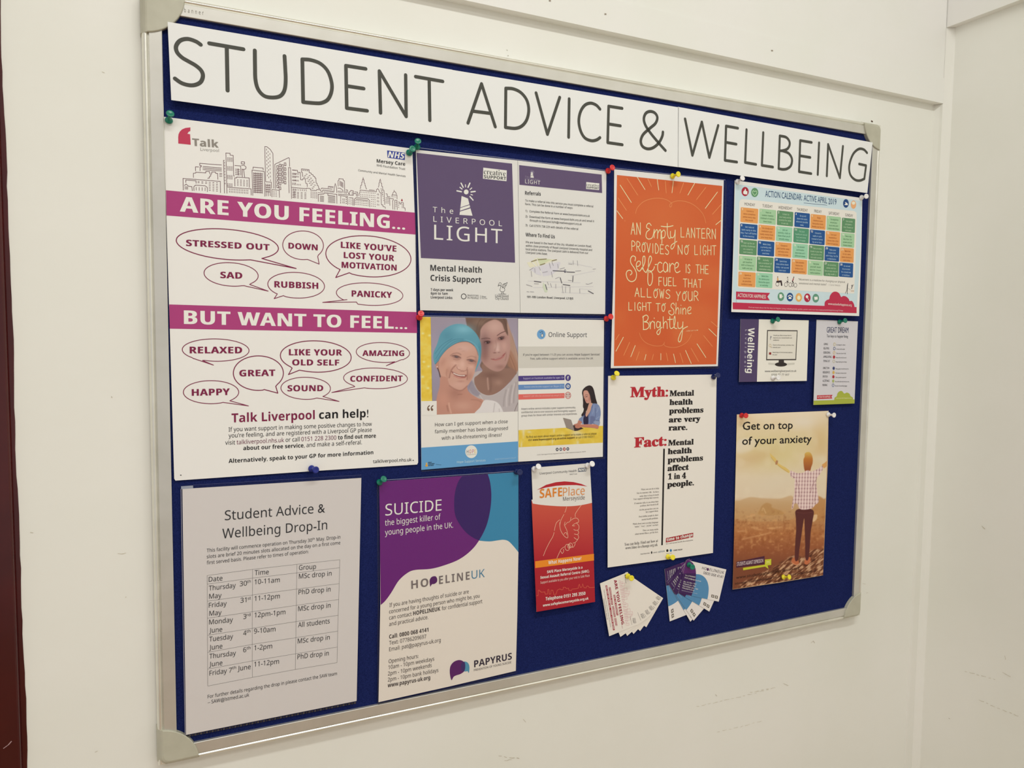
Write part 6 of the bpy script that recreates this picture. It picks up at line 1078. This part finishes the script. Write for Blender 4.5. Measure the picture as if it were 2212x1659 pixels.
# ------------------------------------------------------------------ push pins
PINPROF = [(0, 0.0), (0.0001, 0.00327), (0.0006, 0.00421), (0.0014, 0.00439), (0.0024, 0.00396), (0.0034, 0.00292), (0.0042, 0.00215), (0.006, 0.00181), (0.009, 0.00181), (0.0112, 0.00224), (0.0122, 0.0031), (0.013, 0.00404), (0.0137, 0.00439), (0.0143, 0.0043), (0.0147, 0.0037), (0.0144, 0.00258), (0.0141, 0.0)]
def lathe(name, prof, n, m, parent, mtx):
    V = []; F = []
    for (h, r) in prof:
        for i in range(n): a = 2 * math.pi * i / n; V.append(mtx @ Vector((r * math.cos(a), r * math.sin(a), h)))
    for j in range(len(prof) - 1):
        for i in range(n): k = (i + 1) % n; F.append((j * n + i, j * n + k, (j + 1) * n + k, (j + 1) * n + i))
    me = mesh(name, V, F, m, smooth=True); return link(name, me, parent)
PC = {'green': (14, 116, 92), 'red': (206, 44, 44), 'yellow': (234, 214, 48), 'white': (232, 230, 224), 'blue': (26, 40, 128), 'navy': (24, 36, 84)}
M_STEEL = mat((190, 190, 190), .25, 1.0, .5)
def pin(colour, base, head, sheet, label, L=.0138):
    sheet_pt = on_plane(*base, sheet.p0, sheet.n) if sheet is not None else on_y(*base, FELT)
    n = sheet.n if sheet is not None else np.array([0, -1., 0]); P = sheet_pt + n * .0007; r = ray(*head); r = r / np.linalg.norm(r)
    v = P - CAM; b = np.dot(v, r); dd = np.dot(v, v) - b * b; s_ = L * L - dd
    t = b - math.sqrt(s_) if s_ > 0 else b
    ax = CAM + r * t - P; ax /= np.linalg.norm(ax)
    if np.dot(ax, n) < .35: ax = ax + n * (.35 - np.dot(ax, n)); ax /= np.linalg.norm(ax)
    root = link('push_pin', None, loc=Vector(P)); tag(root, label, 'pin', 'push pins in the noticeboard')
    M = Vector(ax).to_track_quat('Z', 'Y').to_matrix().to_4x4()
    lathe('plastic_grip', PINPROF, 22, mat(PC[colour], .28 if colour != 'white' else .35, 0, .5), root, M)
    lathe('steel_point', [(-.0035, .0), (-.0025, .0004), (.0002, .0005)], 8, M_STEEL, root, M)
for a_ in [('green', (364.5, 261.8), (367.8, 245.5), B, 'green push pin at the top left corner of the feelings poster'),
           ('green', (883, 330.9), (891, 321.5), B, 'green push pin at the top right corner of the feelings poster, the lower of two'),
           ('green', (900.4, 319), (902.8, 305), C, 'green push pin at the top left of the lighthouse leaflet, the upper of two'),
           ('red', (1312, 370), (1322.8, 362), C, 'red push pin at the top right corner of the lighthouse leaflet'),
           ('yellow', (1451.4, 380.8), (1465.2, 376.4), H_, 'yellow push pin in the top edge of the orange poster'),
           ('white', (1591.9, 393.2), (1603.8, 385), J, 'white push pin at the top left corner of the calendar'),
           ('white', (1859.4, 427), (1871.3, 424), J, 'white push pin at the top right corner of the calendar'),
           ('red', (905, 686.5), (909.4, 677.3), D, 'red push pin at the top left corner of the two women leaflet'),
           ('red', (1308.2, 689), (1319.3, 684), D, 'red push pin at the top right corner of the two women leaflet'),
           ('blue', (671.7, 1011.8), (682.2, 1015), B, 'bright blue push pin in the bottom edge of the feelings poster'),
           ('green', (818.7, 1042.3), (828.9, 1034.8), F_, 'green push pin at the top left corner of the purple helpline poster'),
           ('navy', (1114.9, 1018.6), (1122.7, 1020.2), F_, 'navy push pin at the top right corner of the purple helpline poster'),
           ('white', (1153.2, 1013.6), (1163.2, 1007.9), G, 'white push pin at the top left corner of the narrow red leaflet'),
           ('white', (1268.2, 1005.8), (1279.2, 1002), G, 'white push pin at the top right corner of the narrow red leaflet'),
           ('yellow', (1323.9, 816.4), (1332.6, 806.6), I_, 'yellow push pin at the top left corner of the myth poster'),
           ('navy', (1540, 814.6), (1550.7, 810.6), I_, 'navy push pin at the top right corner of the myth poster'),
           ('yellow', (1441.9, 1202.4), (1453.3, 1204), I_, 'yellow push pin in the bottom edge of the myth poster'),
           ('green', (1667.4, 694.1), (1680.7, 690), Kc, 'green push pin in the top edge of the monitor card'),
           ('green', (1811.8, 695.6), (1825.8, 692.4), Lc, 'green push pin in the top edge of the GREAT DREAM card'),
           ('white', (1668.8, 816.5), (1681.4, 815.8), Kc, 'white push pin in the bottom edge of the monitor card'),
           ('red', (1600.9, 897.3), (1611.3, 897.8), Mp, 'red push pin at the top left corner of the anxiety poster'),
           ('white', (1787.5, 895.3), (1801.6, 896.8), Mp, 'white push pin at the top right corner of the anxiety poster'),
           ('yellow', (1690.5, 1246.4), (1705, 1246.4), Mp, 'yellow push pin near the bottom edge of the anxiety poster'),
           ('yellow', (1355, 1244), (1364.1, 1248.9), S_LEFT, 'yellow push pin holding the left fan of cards'),
           ('green', (1487.4, 1219.4), (1495.8, 1225), S_RIGHT, 'green push pin holding the right fan of cards')]:
    pin(*a_)

# ------------------------------------------------------------------ finish: drop the scratch text object, link everything
bpy.data.objects.remove(_to); bpy.data.curves.remove(_tc)
for o in PENDING: COL.objects.link(o)
